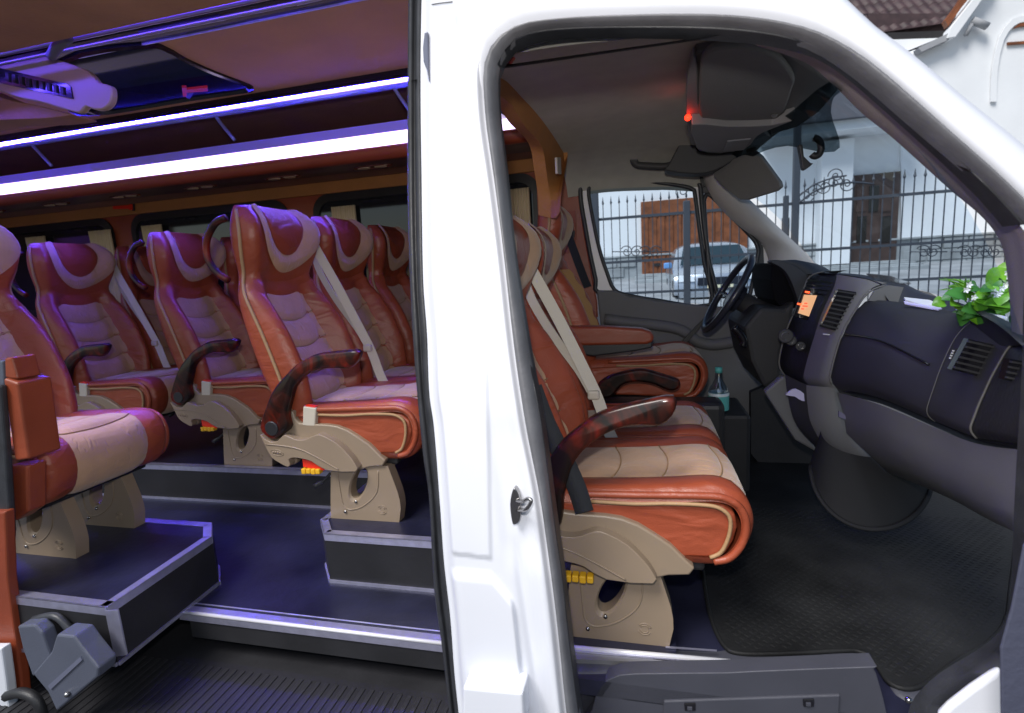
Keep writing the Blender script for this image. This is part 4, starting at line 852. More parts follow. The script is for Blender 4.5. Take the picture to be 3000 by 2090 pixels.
# entrance sill of the front doorway
sl = thing('door_sill', 'dark grey moulded sill of the front doorway with recessed cover panel', 'door sill')
M_sill = mat('sill_grey', (.050, .052, .068), .5, bump=.2, bscale=500, var=.06)
rows = []
st_ = [(1655, 1962), (1760, 1962), (1900, 1952), (2120, 1958), (2160, 1938), (2300, 1936), (2540, 1926), (2575, 1950), (2610, 2012), (2650, 2040), (2720, 2030), (2780, 1985)]
sb_ = [(1655, 2240), (1760, 2240), (1900, 2240), (2120, 2240), (2170, 2240), (2300, 2240), (2500, 2240), (2560, 2240), (2610, 2240), (2660, 2240), (2720, 2240), (2780, 2240)]
TA = resample(smooth(pxs(st_, Z=.606), 3), 50); TB = resample(pxs(sb_, Y=.20), 50)
TA2 = [p + Vector((0, -.02, -.012)) for p in TA]
MB().grid([[p + Vector((0, .12, -.012)) for p in TA], [p + Vector((0, .02, .001)) for p in TA], TA, TA2, mid(TA2, TB, .12, -.0), mid(TA2, TB, .16, .015), TB]).build('sill_cover', M_sill, sl)
MB().prism(smooth(pxs([(1730, 2200), (1735, 2080), (1760, 2010), (1800, 1985), (1860, 1975), (2120, 1972), (2200, 1968), (2540, 1955), (2560, 1960), (2575, 2000), (2600, 2100), (2600, 2200)], Y=.160), 2, True), (0, .05, 0)).build('raised_panel', M_sill, sl, bevel=.01, bseg=3, auto=40)
MB().prism(pxs([(1945, 2056), (2462, 2038), (2450, 2200), (1940, 2200)], Y=.152), (0, .01, 0)).build('hatch_cover', M_sill, sl, smooth=False, bevel=.003)
for x, y in ((2020, 2072), (2368, 2060)):
    MB().prism(pxs([(x - 16, y - 10), (x + 18, y - 11), (x + 18, y + 12), (x - 14, y + 12)], Y=.148), (0, .004, 0)).build('latch_recess', M_gloss, sl, smooth=False, bevel=.002)
    MB().prism(pxs([(x - 6, y + 2), (x + 8, y + 2), (x + 8, y + 10), (x - 6, y + 10)], Y=.144), (0, .004, 0)).build('latch', M_sill, sl, smooth=False)
MB().tube([at(2662, 2052, Y=.11), at(2662, 2052, Y=.13)], .008, 8).build('screw', M_metal, sl)

# ================================================================ DASHBOARD
db = thing('dashboard', 'dark blue grey dashboard with glovebox, vents and centre console', 'dashboard')
# stations: (Y, profile from top ledge down to the black lip)
S0 = (1.06, [(2585, 880), (2560, 878), (2535, 884), (2508, 910), (2480, 959), (2462, 1000), (2450, 1040), (2440, 1078), (2434, 1105), (2440, 1125), (2452, 1140)])
S1 = (.80, [(2712, 896), (2685, 898), (2648, 912), (2616, 938), (2585, 975), (2570, 1010), (2560, 1050), (2554, 1090), (2548, 1125), (2556, 1150), (2572, 1165)])
S2 = (.55, [(2862, 935), (2835, 950), (2810, 975), (2790, 1005), (2766, 1055), (2750, 1095), (2738, 1130), (2726, 1165), (2716, 1200), (2722, 1220), (2740, 1235)])
S3 = (.34, [(2996, 985), (2976, 998), (2950, 1025), (2928, 1062), (2902, 1110), (2884, 1150), (2868, 1185), (2855, 1220), (2844, 1250), (2848, 1268), (2862, 1284)])
S4 = (.12, [(3110, 1030), (3080, 1045), (3050, 1070), (3030, 1100), (3012, 1140), (3004, 1175), (2998, 1210), (2994, 1245), (2990, 1275), (2992, 1292), (3000, 1303)])
def st(S): return [at(x, y, Y=S[0]) for x, y in S[1]]
q = [st(s) for s in (S0, S1, S2, S3)]
cols = list(zip(*q)); gl = []
for c in cols: gl.append(resample(smooth(c, 6), 30))
MB().grid(gl).build('glovebox_fascia', M_gdark, db, sub=0)
q = [st(s) for s in (S3, S4)]
MB().grid([list(c) for c in zip(*q)]).build('end_cap', mat('dash_black', (.016, .016, .019), .5, bump=.2), db)
# seams
def seam(l, Y, name='seam', r=.0022, m=None): return MB().tube(smooth([at(x, y, Y=Y) - Vector((.002, .003, 0)) for x, y in l], 3), r, 5).build(name, m or mat('seam_grey', (.10, .095, .09), .5), db)
seam([p for p in S3[1]], .335, r=.003)
seam([p for p in S2[1]], .545, r=.0015)
seam([(2598, 836), (2560, 848), (2530, 874), (2508, 908), (2478, 957), (2460, 1000), (2448, 1040), (2438, 1078), (2432, 1105), (2438, 1125)], 1.05, 'trim_line', .004, mat('trim_warm_grey', (.13, .125, .12), .5))
gg = [gl[3][2:17], gl[4][2:17]]
MB().tube([a.lerp(b, .5 + .15 * i / 15) - Vector((.004, .004, 0)) for i, (a, b) in enumerate(zip(gl[4], gl[5]))][1:20], .0035, 5).build('glovebox_gap', M_gloss, db)
# black shadow gap lip and lower grey knee panel
lipA = resample(smooth([q_[-1] for q_ in [st(s) for s in (S0, S1, S2, S3, S4)]], 6), 30)
lipB = [p + Vector((.02, .02, -.028)) for p in lipA]
MB().grid([[p + Vector((0, 0, .01)) for p in lipA], lipA, lipB]).build('lower_lip', M_gloss, db)
kt = [(2452, 1150, 1.06), (2560, 1180, .80), (2735, 1252, .55), (2860, 1300, .34), (3010, 1320, .12)]
km = [(2480, 1270, 1.04), (2590, 1310, .80), (2740, 1370, .55), (2860, 1420, .34), (2990, 1440, .12)]
kb = [(2600, 1385, 1.02), (2690, 1420, .80), (2800, 1470, .55), (2890, 1520, .34), (2975, 1560, .12)]
f3 = lambda l: resample(smooth([at(x, y, Y=Y) for x, y, Y in l], 5), 30)
kt, km, kb = f3(kt), f3(km), f3(kb)
MB().grid([kt, mid(kt, km, .5, -.02), km, mid(km, kb, .5, .0), kb, [p + Vector((.15, .05, 0)) for p in kb]]).build('knee_panel', M_gmid, db)
MB().prism(pxs([(2458, 1205), (2497, 1228), (2497, 1238), (2458, 1222)], Y=1.02), (0, .01, 0)).build('small_pocket', mat('lilac_plastic', (.16, .15, .24), .5), db, smooth=False)
MB().prism(pxs([(2478, 1173), (2488, 1173), (2488, 1188), (2478, 1188)], Y=1.02), (0, .01, 0)).build('switch', M_gloss, db, smooth=False)
# bag icon marks under the vent
MB().prism(pxs([(2412, 978), (2432, 980), (2430, 983), (2411, 981)], Y=1.06), (0, .004, 0)).build('small_mark', mat('mark_white', (.6, .6, .6), .4), db, smooth=False)
for i in range(4): MB().prism(pxs([(2792 - i * 3, 1026 + i * 7), (2797 - i * 3, 1027 + i * 7), (2795 - i * 3, 1031 + i * 7), (2790 - i * 3, 1030 + i * 7)], Y=.50), (0, .003, 0)).build('small_mark', MATS['mark_white'], db, smooth=False)
# centre console: warm grey frame, black stack, vents
def on(x, y, Y): return at(x, y, Y=Y)
cL = [(2415, 796), (2390, 802), (2370, 815), (2356, 845), (2335, 900), (2312, 950), (2300, 985), (2288, 1030), (2284, 1070), (2300, 1100), (2330, 1130)]
cM = [(2452, 805), (2448, 825), (2440, 850), (2425, 880), (2405, 925), (2392, 965), (2378, 1010), (2366, 1050), (2356, 1090), (2354, 1110), (2368, 1128)]
cR = [(2600, 830), (2560, 842), (2530, 868), (2506, 905), (2478, 955), (2460, 998), (2448, 1036), (2438, 1075), (2432, 1105), (2436, 1122), (2450, 1136)]
A = resample(smooth([on(x, y, 1.42) for x, y in cL], 3), 30); Bm = resample(smooth([on(x, y, 1.22) for x, y in cM], 3), 30); D = resample(smooth([on(x, y, 1.06) for x, y in cR], 3), 30)
MB().grid([[p + Vector((.1, .02, 0)) for p in A], A, mid(A, Bm, .5, -.01), Bm]).build('centre_stack', mat('dash_black', (.016, .016, .019), .5, bump=.2), db)
MB().grid([Bm, mid(Bm, D, .08, -.012), mid(Bm, D, .5, -.022), mid(Bm, D, .93, -.012), D]).build('stack_frame', M_gmid, db)
seam(cL, 1.40, 'chrome_edge', .004, mat('trim_warm_grey', (.13, .125, .12), .5))
def vent(par, quad, Y, n, d=(0, -.004, 0)):
    q = pxs(quad, Y=Y); v = MB().prism([p + Vector(d) for p in q], (0, .02, 0)).build('air_vent', M_gloss, par, smooth=False)
    for i in range(n):
        t0 = (i + .25) / n; t1 = (i + .62) / n
        a, b = q[0].lerp(q[3], t0), q[1].lerp(q[2], t0); c, e = q[1].lerp(q[2], t1), q[0].lerp(q[3], t1)
        MB().prism([p + Vector(d) * 3.2 for p in (a, b, c, e)], (0, .012, 0)).build('louvre', M_gdark, v, smooth=False, bevel=.001)
    return v
vent(db, [(2455, 848), (2508, 856), (2452, 970), (2404, 958)], 1.10, 9)
vent(db, [(2835, 993), (2932, 1015), (2885, 1108), (2785, 1083)], .40, 6)
vent(db, [(2955, 1052), (3010, 1060), (3000, 1125), (2938, 1112)], .22, 4)
for i in range(4):
    y = 818 + i * 12
    MB().prism(pxs([(2366 - i * 4, y), (2446 - i * 5, y + 10), (2444 - i * 5, y + 14), (2364 - i * 4, y + 5)], Y=1.24), (0, .006, 0)).build('louvre', M_gloss, db, smooth=False)
# radio with orange display
rd = MB().prism(pxs([(2352, 846), (2400, 852), (2368, 940), (2322, 926)], Y=1.235), (0, .01, 0)).build('radio', M_gloss, db, smooth=False, bevel=.003)
MB().prism(pxs([(2357, 864), (2394, 866), (2370, 928), (2339, 918)], Y=1.225), (0, .006, 0)).build('display', mat('orange_display', (.5, .25, .1), .4, emit=(1, .55, .30), es=.5), rd, smooth=False)
M_txt = mat('display_text', (.6, .1, .05), .4, emit=(1, .12, .05), es=.75)
for y, a, b in ((887, 2357, 2366), (895, 2352, 2367), (903, 2348, 2356)): MB().prism(pxs([(a, y), (b, y + 1), (b - 1, y + 5), (a - 1, y + 4)], Y=1.221), (0, .003, 0)).build('display_line', M_txt, rd, smooth=False)
for x, y in ((2360, 855), (2337, 890)): MB().prism(pxs([(x, y - 2), (x + 13, y), (x + 11, y + 5), (x - 1, y + 3)], Y=1.225), (0, .004, 0)).build('indicator', mat('indicator_red', (1, .05, .02), .4, emit=(1, .08, .02), es=2.5), rd, smooth=False)
for x, y, r_ in ((2302, 985, .030), (2318, 998, .022), (2345, 1015, .020)): 
    kn = MB().tube([at(x, y, Y=1.24), at(x, y, Y=1.30)], r_, 20).build('knob', M_gdark, db, bevel=.004, auto=40)
    MB().tube([at(x + r_ * 380 * math.cos(t), y + r_ * 380 * math.sin(t), Y=1.238) for t in [2 * math.pi * k / 20 for k in range(21)]], .0014, 5).build('knob_ring', M_metal, kn)
# lower console with papers pocket, tapering down to the floor
l1 = [(2250, 1140), (2300, 1105), (2320, 1200), (2345, 1260), (2400, 1330), (2420, 1400)]
MB().prism(pxs([(2240, 1150), (2296, 1100), (2330, 1130), (2345, 1240), (2400, 1330), (2330, 1290)], Y=1.30), (0, .05, 0)).build('console_wing', M_gmid, db, smooth=False, bevel=.01)
LA = resample(smooth(pxs([(2300, 1098), (2306, 1150), (2330, 1240), (2390, 1310), (2440, 1345)], Y=1.24), 4), 20)
LB = resample(smooth(pxs([(2362, 1128), (2366, 1190), (2380, 1250), (2440, 1340), (2530, 1390)], Y=1.16), 4), 20)
LC = resample(smooth(pxs([(2450, 1134), (2454, 1180), (2480, 1250), (2560, 1350), (2680, 1440)], Y=1.08), 4), 20)
MB().grid([LA, mid(LA, LB, .5, -.0), LB]).build('console_pocket', M_gdark, db)
MB().grid([LB, mid(LB, LC, .15, -.015), mid(LB, LC, .8, -.02), LC, [p + Vector((.1, .05, 0)) for p in LC]]).build('console_leg', M_gmid, db)
# round tunnel bulge at the foot
TBx = []
for i in range(10):
    v = i / 9; row = []
    for k in range(29):
        a = math.pi * k / 28
        row.append(at(2550 - (145 + 33 * v) * math.cos(a), 1262 + 98 * v + (60 + 110 * v) * math.sin(a) + 35 * k / 28, Y=1.12 - .16 * math.sin(a) * (.5 + .5 * v)))
    TBx.append(row)
MB().tube([p + Vector((0, -.01, .0)) for p in TBx[-1]], .009, 8, flat=.5).build('tunnel_rim', mat('tunnel_dark', (.014, .014, .016), .7, spec=.3), db)
MB().grid(TBx).build('tunnel_cover', mat('tunnel_dark', (.014, .014, .016), .7, spec=.3), db)
MB().prism(pxs([(2310, 1105), (2450, 1135), (2452, 1180), (2600, 1330), (2800, 1480), (3000, 1580), (3000, 1700), (2400, 1560), (2200, 1330), (2200, 1150)], Y=1.9), (0, .05, 0)).build('firewall', M_riser, db, smooth=False)
# upper dash: top ledge, instrument hood, stow tray
topA = resample(smooth([at(x, y, Y=Y) for x, y, Y in [(2392, 800, 1.42), (2420, 796, 1.36), (2500, 800, 1.22), (2600, 832, 1.06)]], 4), 16)
bk = resample(smooth([at(x, y, Y=Y) for x, y, Y in bot[::-1]], 4), 40)
fr = resample(smooth([at(x, y, Y=Y) for x, y, Y in [(2300, 800, 2.05), (2350, 806, 1.6), (2392, 801, 1.42), (2452, 803, 1.22), (2530, 815, 1.12), (2590, 836, 1.04), (2600, 884, 1.00), (2712, 897, .80), (2862, 935, .55), (2996, 985, .34), (3110, 1028, .12)]], 4), 40)
trd = [Vector((0, 0, -.045 * ss(14, 20, i) * (1 - ss(33, 38, i)))) for i in range(40)]
MB().grid([fr, [a.lerp(b, .12) + d * 1.0 for a, b, d in zip(fr, bk, trd)], [a.lerp(b, .45) + d * 1.2 for a, b, d in zip(fr, bk, trd)], [a.lerp(b, .62) + Vector((0, 0, .012)) for a, b in zip(fr, bk)], [a.lerp(b, 1.03) - Vector((0, 0, .01)) for a, b in zip(fr, bk)]]).build('upper_dash', mat('dash_upper', (.036, .040, .050), .6, bump=.2, bscale=500), db)
MB().prism(pxs([(2538, 804), (2560, 806), (2610, 812), (2668, 833), (2640, 834), (2560, 818)], Z=1.70), (0, 0, .002)).build('defrost_slot', M_gloss, db, smooth=False)
hA = resample(smooth(pxs([(2262, 768), (2275, 764), (2300, 768), (2330, 782), (2360, 806), (2366, 830)], Y=1.55), 4), 16)
hB = resample(smooth(pxs([(2258, 790), (2256, 830), (2262, 870), (2285, 905), (2320, 925), (2345, 900)], Y=1.55), 4), 16)
MB().grid([[p + Vector((.18, .15, -.02)) for p in hA], [p + Vector((.08, .04, .0)) for p in hA], hA, [p + Vector((.01, .05, -.02)) for p in hA]]).build('instrument_hood', MATS['dash_upper'], db)
MB().prism(pxs([(2262, 772), (2275, 770), (2295, 790), (2325, 860), (2340, 900), (2300, 915), (2270, 880), (2258, 820)], Y=1.58), (0, .45, 0)).build('instrument_well', mat('well_black', (.006, .006, .008), .9, spec=.1), db, smooth=False, bevel=.01)
MB().prism(smooth(pxs([(2258, 768), (2272, 762), (2300, 766), (2332, 782), (2368, 812), (2374, 850), (2352, 905), (2338, 880), (2322, 835), (2304, 800), (2284, 782)], Y=1.53), 3, True), (0, .08, 0)).build('hood_face', MATS['dash_upper'], db, bevel=.006, auto=40)
MB().prism(pxs([(2604, 836), (2655, 843), (2725, 858), (2765, 882), (2700, 890), (2600, 886), (2545, 882), (2562, 852)], Y=1.03), (0, .01, 0)).build('tray_wall', M_gmid, db, smooth=False)
MB().prism(pxs([(2230, 900), (2300, 905), (2330, 880), (2320, 960), (2290, 1030), (2290, 1110), (2240, 1140), (2200, 1060), (2180, 960)], Y=1.50), (0, .5, 0)).build('lower_fascia', M_gdark, db, smooth=False, bevel=.02)
MB().tube(smooth(pxs([(2150, 960), (2165, 975), (2180, 1000), (2175, 1015)], Y=1.5), 3), .02, 8).build('gear_knob', M_gloss, db)
# steering wheel
sw = thing('steering_wheel', 'dark steering wheel with spokes seen nearly edge on', 'steering wheel')
wc = at(2131, 862, Y=1.78); aa = R(31); ex = Vector((math.sin(aa), 0, math.cos(aa))); ey = Vector((0, 1, 0)); en = Vector((-math.cos(aa), 0, math.sin(aa)))
rim = [wc + ex * .212 * math.cos(t) + ey * .212 * math.sin(t) for t in [2 * math.pi * k / 48 for k in range(49)]]
MB().tube(rim, .018, 10, cap=False).build('rim', mat('wheel_black', (.025, .027, .04), .3, bump=.1), sw)
MB().tube([wc - en * .07, wc - en * .03, wc - en * .01], [.07, .085, .06], 20).build('hub', MATS['wheel_black'], sw, auto=60)
for t in (R(90), R(-90), R(200), R(160)):
    MB().tube([wc - en * .04, wc - en * .03 + (ex * math.cos(t) + ey * math.sin(t)) * .11, wc + (ex * math.cos(t) + ey * math.sin(t)) * .205], [.03, .02, .014], 8, flat=.5).build('spoke', MATS['wheel_black'], sw)
MB().tube([wc - en * .07, wc - en * .35], [.05, .06], 14).build('column', M_gdark, sw)
# papers on the dash
pa = thing('papers', 'white papers lying in the dashboard tray beside the plant', 'paper')
M_pap = mat('paper_white', (.75, .75, .78), .8)
MB().prism([at(2648, 876, Y=.90), at(2700, 884, Y=.86), at(2752, 888, Y=.80), at(2764, 903, Y=.74), at(2700, 898, Y=.78), at(2652, 884, Y=.86)], (0, 0, .006)).build('sheet', M_pap, pa, smooth=False)
MB().prism([at(2648, 886, Y=.83), at(2760, 907, Y=.71), at(2748, 911, Y=.70), at(2650, 892, Y=.82)], (0, 0, .004)).build('sheet', mat('paper_lilac', (.55, .52, .75), .8), pa, smooth=False)
MB().prism([at(2815, 914, Y=.58), at(2880, 918, Y=.54), at(2860, 934, Y=.52), at(2825, 929, Y=.56)], (0, 0, .006)).build('sheet', mat('paper_pink', (.6, .45, .45), .8), pa, smooth=False)
MB().prism([at(2800, 903, Y=.62), at(2950, 935, Y=.38), at(2945, 942, Y=.38), at(2800, 909, Y=.60)], (0, 0, .006)).build('sheet', M_pap, pa, smooth=False)
# paper in the console pocket
tag(MB().prism(smooth(pxs([(2303, 1158), (2315, 1146), (2332, 1140), (2358, 1156), (2358, 1176), (2340, 1170), (2328, 1162)], Y=1.17), 2, True), (0, .01, 0)).build('folded_paper', mat('paper_lilac', (.55, .52, .75), .8), None, smooth=False), 'pale folded paper sticking out of the lower console pocket', 'paper')
# plant
pt = thing('artificial_plant', 'bright green leafy plant with small white flowers on the dashboard', 'plant')
M_leaf = mat('leaf_green', (.13, .34, .02), .4, bump=.3, bscale=40, var=.35, vscale=20); M_leaf2 = mat('leaf_dark', (.05, .20, .03), .45, var=.3)
random.seed(3)
def leaf(c, d, w_, up, name='leaf', m=None):
    d = Vector(d); L_n = d.length; dn = d.normalized(); sd_ = dn.cross(Vector(up)).normalized(); un = sd_.cross(dn)
    rows = []
    for i in range(8):
        t = i / 7; ww = w_ * math.sin(math.pi * min(1, t * .92 + .06)) ** .7; p = Vector(c) + d * t + un * (.18 * L_n * math.sin(math.pi * t) - .15 * L_n * t * t)
        rows.append([p - sd_ * ww + un * ww * .25, p - sd_ * ww * .5 + un * ww * .02, p, p + sd_ * ww * .5 + un * ww * .02, p + sd_ * ww + un * ww * .25])
    return MB().grid(rows).build(name, m or M_leaf, pt)
def pc(x, y, Y=.45): return at(x, y, Y=Y)
for x, y, dx, dy, dz, w_ in [(2800, 905, -.03, -.05, .02, .022), (2770, 890, -.03, .0, .0, .02), (2790, 915, .03, -.06, -.02, .018), (2830, 885, -.05, -.02, .03, .024), (2850, 880, .06, -.04, .02, .024), (2890, 850, .02, -.06, .05, .038), (2910, 830, .07, -.03, .03, .040), (2940, 835, .05, -.05, .0, .034), (2900, 870, .05, -.06, .0, .03), (2870, 860, -.05, -.05, .02, .024), (2930, 880, .03, -.06, -.02, .028), (2960, 850, .0, -.06, .03, .03), (2955, 905, .02, -.05, -.03, .022), (2860, 905, .05, -.04, -.02, .02), (2890, 900, .08, -.02, .0, .02), (2835, 865, -.04, .0, .03, .018), (2965, 925, .0, -.03, -.04, .02), (2820, 870, -.05, -.01, .0, .02), (2880, 885, -.04, -.06, .0, .026), (2920, 860, -.05, -.05, .01, .026)]:
    leaf(pc(x, y, .47 + random.random() * .1), (dx, dy, dz), w_, (0, -.7, .7), m=M_leaf if random.random() < .7 else M_leaf2)
for i in range(26):
    a_ = random.uniform(0, 6.28); x, y = random.uniform(2790, 2965), random.uniform(850, 925)
    leaf(pc(x, y, .44 + random.random() * .1), (.045 * math.cos(a_), -.02 - .03 * random.random(), .03 * math.sin(a_)), random.uniform(.012, .024), (0, -.7, .7), m=M_leaf if random.random() < .6 else M_leaf2)
for i in range(30):
    x, y = 2850 + random.uniform(-25, 25), 870 + random.uniform(-15, 15); p = pc(x, y, .5); tx, ty = 2745 + random.uniform(0, 110), 812 + random.uniform(0, 50)
    q = pc(tx, ty, .5 + random.uniform(-.05, .1)); mp2 = (p + q) / 2 + Vector((0, 0, .012))
    MB().tube(smooth([p, mp2, q], 3), [.0022, .002, .002, .0018, .0015, .001, .0004], 4).build('grass_blade', M_leaf, pt)
for x, y in ((2838, 835), (2910, 855), (2925, 860), (2935, 845), (2950, 800), (2955, 812), (2945, 835), (2830, 850), (2852, 872), (2918, 865)):
    c = pc(x, y, .42)
    m = MB()
    for k in range(5):
        a = 2 * math.pi * k / 5; m.add([c, c + Vector((.006 * math.cos(a - .5), -.003, .006 * math.sin(a - .5))), c + Vector((.009 * math.cos(a), -.004, .009 * math.sin(a))), c + Vector((.006 * math.cos(a + .5), -.003, .006 * math.sin(a + .5)))], [(0, 1, 2, 3)])
    m.build('flower', mat('petal_white', (.8, .8, .85), .6), pt, smooth=False)
# bottle
bo = thing('water_bottle', 'clear plastic water bottle with teal label beside the driver seat', 'bottle')
bc = at(2105, 1205, Y=1.55); k_ = .165 / 100
M_clear = glass(); M_clear.name = 'clear_plastic'
for x in M_clear.node_tree.nodes:
    if x.type == 'MIX_SHADER': x.inputs[0].default_value = .22
def lathe(prof, name, m, par):
    return MB().grid([[Vector((bc.x + r * math.cos(t), bc.y + r * math.sin(t), bc.z + z)) for t in [2 * math.pi * k / 24 for k in range(24)]] for r, z in prof], closed=True).build(name, m, par)
lathe([(.0, 0), (.045, 0), (.048, .01), (.048, .10), (.046, .115), (.03, .14), (.018, .165), (.016, .2)], 'body', M_clear, bo)
lathe([(.049, .012), (.049, .085)], 'label', mat('teal_label', (.10, .42, .40), .4), bo)
lathe([(0, .225), (.017, .225), (.018, .198), (.0, .198)], 'cap', mat('teal_label', (.10, .42, .40), .4), bo)
lathe([(.050, .084), (.0505, .094), (.046, .10)], 'neck_band', mat('label_white', (.6, .7, .72), .4), bo)
tag(box('bottle_holder', bc.x - .2, bc.x + .14, bc.y - .07, bc.y + .3, .60, bc.z, M_riser, None, bevel=.02), 'dark storage box behind the bottle beside the driver seat', 'box')

# ================================================================ OUTSIDE
tag(MB().box(-120, 120, -60, 160, -.05, 0).build('ground', mat('asphalt', (.055, .055, .06), .9, bump=.4, bscale=8, var=.25, vscale=.4), None, smooth=False), kind='structure')
YF = 7.6
ZY = at(2030, 806, Y=17.4).z
MB_y = MB().add([(-30, YF + .05, .0), (40, YF + .05, .0), (40, YF + .05, .5), (-30, YF + .05, .5), (-30, 17.5, ZY), (40, 17.5, ZY), (-30, 60, ZY), (40, 60, ZY)], [(0, 1, 2, 3), (3, 2, 5, 4), (4, 5, 7, 6)])
tag(MB_y.build('yard', mat('yard_stone', (.30, .31, .32), .8, bump=.4, bscale=5, var=.25, vscale=1.5), None, smooth=False), kind='structure')
M_wall = mat('white_render', (.84, .86, .88), .9, bump=.3, bscale=12, var=.03, vscale=.8)
M_stone = mat('plinth_stone', (.30, .32, .33), .8, bump=.5, bscale=6, var=.25, vscale=2)
M_door = mat('varnished_wood', (.20, .062, .02), .5, bump=.3, bscale=20, var=.3, vscale=5)
hs_ = thing('house', 'white rendered house with stone plinth and wooden garage doors behind the fence', 'house')
YH = 17.5
zl = at(1800, 752, Y=YH).z
MB().box(-12, at(2640, 700, Y=YH).x, YH, YH + 8, ZY - 1, at(2500, 330, Y=YH).z).build('wall', M_wall, hs_, smooth=False)
MB().box(-12, 40, YH - .12, YH, ZY - 1, zl).build('plinth', M_stone, hs_, smooth=False, bevel=.02)
def rectpx(x0, x1, y0, y1, Y, dy, name, m, par, bev=.01, **k):
    a = at(x0, y0, Y=Y); b = at(x1, y1, Y=Y)
    return MB().box(min(a.x, b.x), max(a.x, b.x), Y - dy, Y, min(a.z, b.z), max(a.z, b.z)).build(name, m, par, smooth=False, bevel=bev)
gd = rectpx(1877, 2185, 596, 806, YH - .02, .12, 'garage_door', M_door, hs_)
for i in range(13):
    x = 1880 + i * 24; rectpx(x, x + 21, 620, 803, YH - .141, .03, 'board', M_door, gd, .008)
rectpx(1877, 2185, 593, 612, YH - .141, .06, 'lintel', M_door, gd)
rectpx(1916, 1934, 772, 780, YH - .175, .02, 'letter_slot', M_black, gd, 0)
d2 = rectpx(2462, 2616, 520, 792, YH - .02, .16, 'entrance_door', mat('dark_door', (.06, .035, .028), .5, var=.2), hs_)
for i in range(4):
    for j in range(2): rectpx(2475 + i * 36, 2500 + i * 36, 545 + j * 90, 620 + j * 90, YH - .19, .02, 'door_panel', MATS['dark_door'] if (i + j) % 2 else M_gloss, d2, .01)
rectpx(2290, 2310, 640, 700, YH, .06, 'window', M_gloss, hs_)
rectpx(2885, 2925, 610, 690, YH, .08, 'window', M_gloss, hs_)
rectpx(2250, 2420, 400, 412, YH, .5, 'cornice', M_wall, hs_)
rectpx(2395, 2470, 425, 790, YH - .0, .5, 'column', M_wall, hs_)
for i in range(4):
    MB().box(at(1860, 800, Y=YH).x, at(2640, 800, Y=YH).x, YH - .5 - i * .4, YH - .12, ZY - 1, ZY + .12 - i * .05).build('step', M_stone, hs_, smooth=False, bevel=.02)
rectpx(2230, 2640, 362, 388, YH, 1.2, 'eave_board', M_wall, hs_)
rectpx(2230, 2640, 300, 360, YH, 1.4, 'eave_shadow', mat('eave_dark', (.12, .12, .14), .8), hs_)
st0 = None; sx0 = at(1700, 770, Y=YH).x; sx1 = at(3000, 770, Y=YH).x; row_h = .34
for j in range(4):
    x = sx0 - (j % 2) * .4; k = 0
    while x < sx1:
        z = zl - .06 - row_h * (j + 1)
        if at(1862, 800, Y=YH).x - .6 < x < at(2190, 800, Y=YH).x or at(2460, 800, Y=YH).x - .6 < x < at(2618, 800, Y=YH).x: x += .64; continue
        if st0 is None:
            st0 = MB().box(.015, .62, -.16, -.12, .015, row_h - .015).build('stone', M_stone, hs_, smooth=False, bevel=.015); st0.location = (x, YH, z)
        else:
            c = st0.copy(); C.objects.link(c); c.parent = hs_; c.location = (x, YH + random.uniform(-.02, .01), z)
        x += .64
MB().box(sx0, sx1, YH - .2, YH, zl - .06, zl).build('plinth_cap', M_stone, hs_, smooth=False, bevel=.01)
# fence
fe = thing('iron_fence', 'tall black iron fence with spear tips and scrollwork outside the cab windows', 'fence')
def fz(y): return at(2000, y, Y=YF).z
zt_, z1_, z2_, z3_, zb_ = fz(582), fz(624), fz(757), fz(852), .02
bar0 = None; x0 = at(1700, 700, Y=YF).x; x1 = at(2990, 700, Y=YF).x; sp = at(1874, 700, Y=YF).x - at(1850, 700, Y=YF).x
x = x0; k = 0
while x < x1:
    if bar0 is None:
        m = MB().box(-.0065, .0065, YF - .0065, YF + .0065, zb_, zt_); m.tube([(0, YF, zt_), (0, YF, zt_ + .03), (0, YF, zt_ + .06), (0, YF, zt_ + .13)], [.0065, .020, .012, .002], 6)
        bar0 = m.build('bar', M_fence, fe, smooth=False); bar0.location.x = x
    else:
        c = bar0.copy(); C.objects.link(c); c.location.x = x; c.parent = fe
    x += sp; k += 1
for z in (z1_, z2_, z3_): MB().box(x0, x1, YF - .02, YF + .02, z - .02, z + .02).build('rail', M_fence, fe, smooth=False)
def post(px, w_, ztop, name='gate_post'):
    xc = at(px, 700, Y=YF).x; return MB().box(xc - w_, xc + w_, YF - w_, YF + w_, 0, ztop).build(name, M_fence, fe, smooth=False, bevel=.01)
post(1742, .08, fz(480)); post(2012, .05, fz(590)); post(2328, .045, fz(350)); post(2300, .035, fz(600))
def scroll(cx, cy, r_, s=1, t0=0):
    c = at(cx, cy, Y=YF - .02); return MB().tube([c + Vector((s * r_ * (1 - i / 26) * math.cos(t0 + i * .42), 0, r_ * (1 - i / 26) * math.sin(t0 + i * .42))) for i in range(24)], .008, 5).build('scroll', M_fence, fe)
for px in (1850, 1905, 2720, 2840, 2900):
    for s in (-1, 1): scroll(px + s * 14, 738, .10, s, .5)
    MB().tube([at(px - 55, 738, Y=YF - .02), at(px + 55, 738, Y=YF - .02)], .008, 5).build('cross_bar', M_fence, fe)
for px, py in ((2360, 575), (2385, 560), (2415, 548), (2445, 535), (2450, 515), (2000, 560), (2015, 545), (2480, 540)): scroll(px, py, .11, 1 if px % 2 else -1, px * .1)
MB().tube(smooth(pxs([(2335, 600), (2380, 565), (2430, 545), (2500, 535), (2560, 540)], Y=YF - .02), 4), .014, 5).build('arch_bar', M_fence, fe)
MB().tube(smooth(pxs([(2335, 580), (2380, 545), (2430, 525), (2480, 515)], Y=YF - .02), 4), .012, 5).build('arch_bar', M_fence, fe)
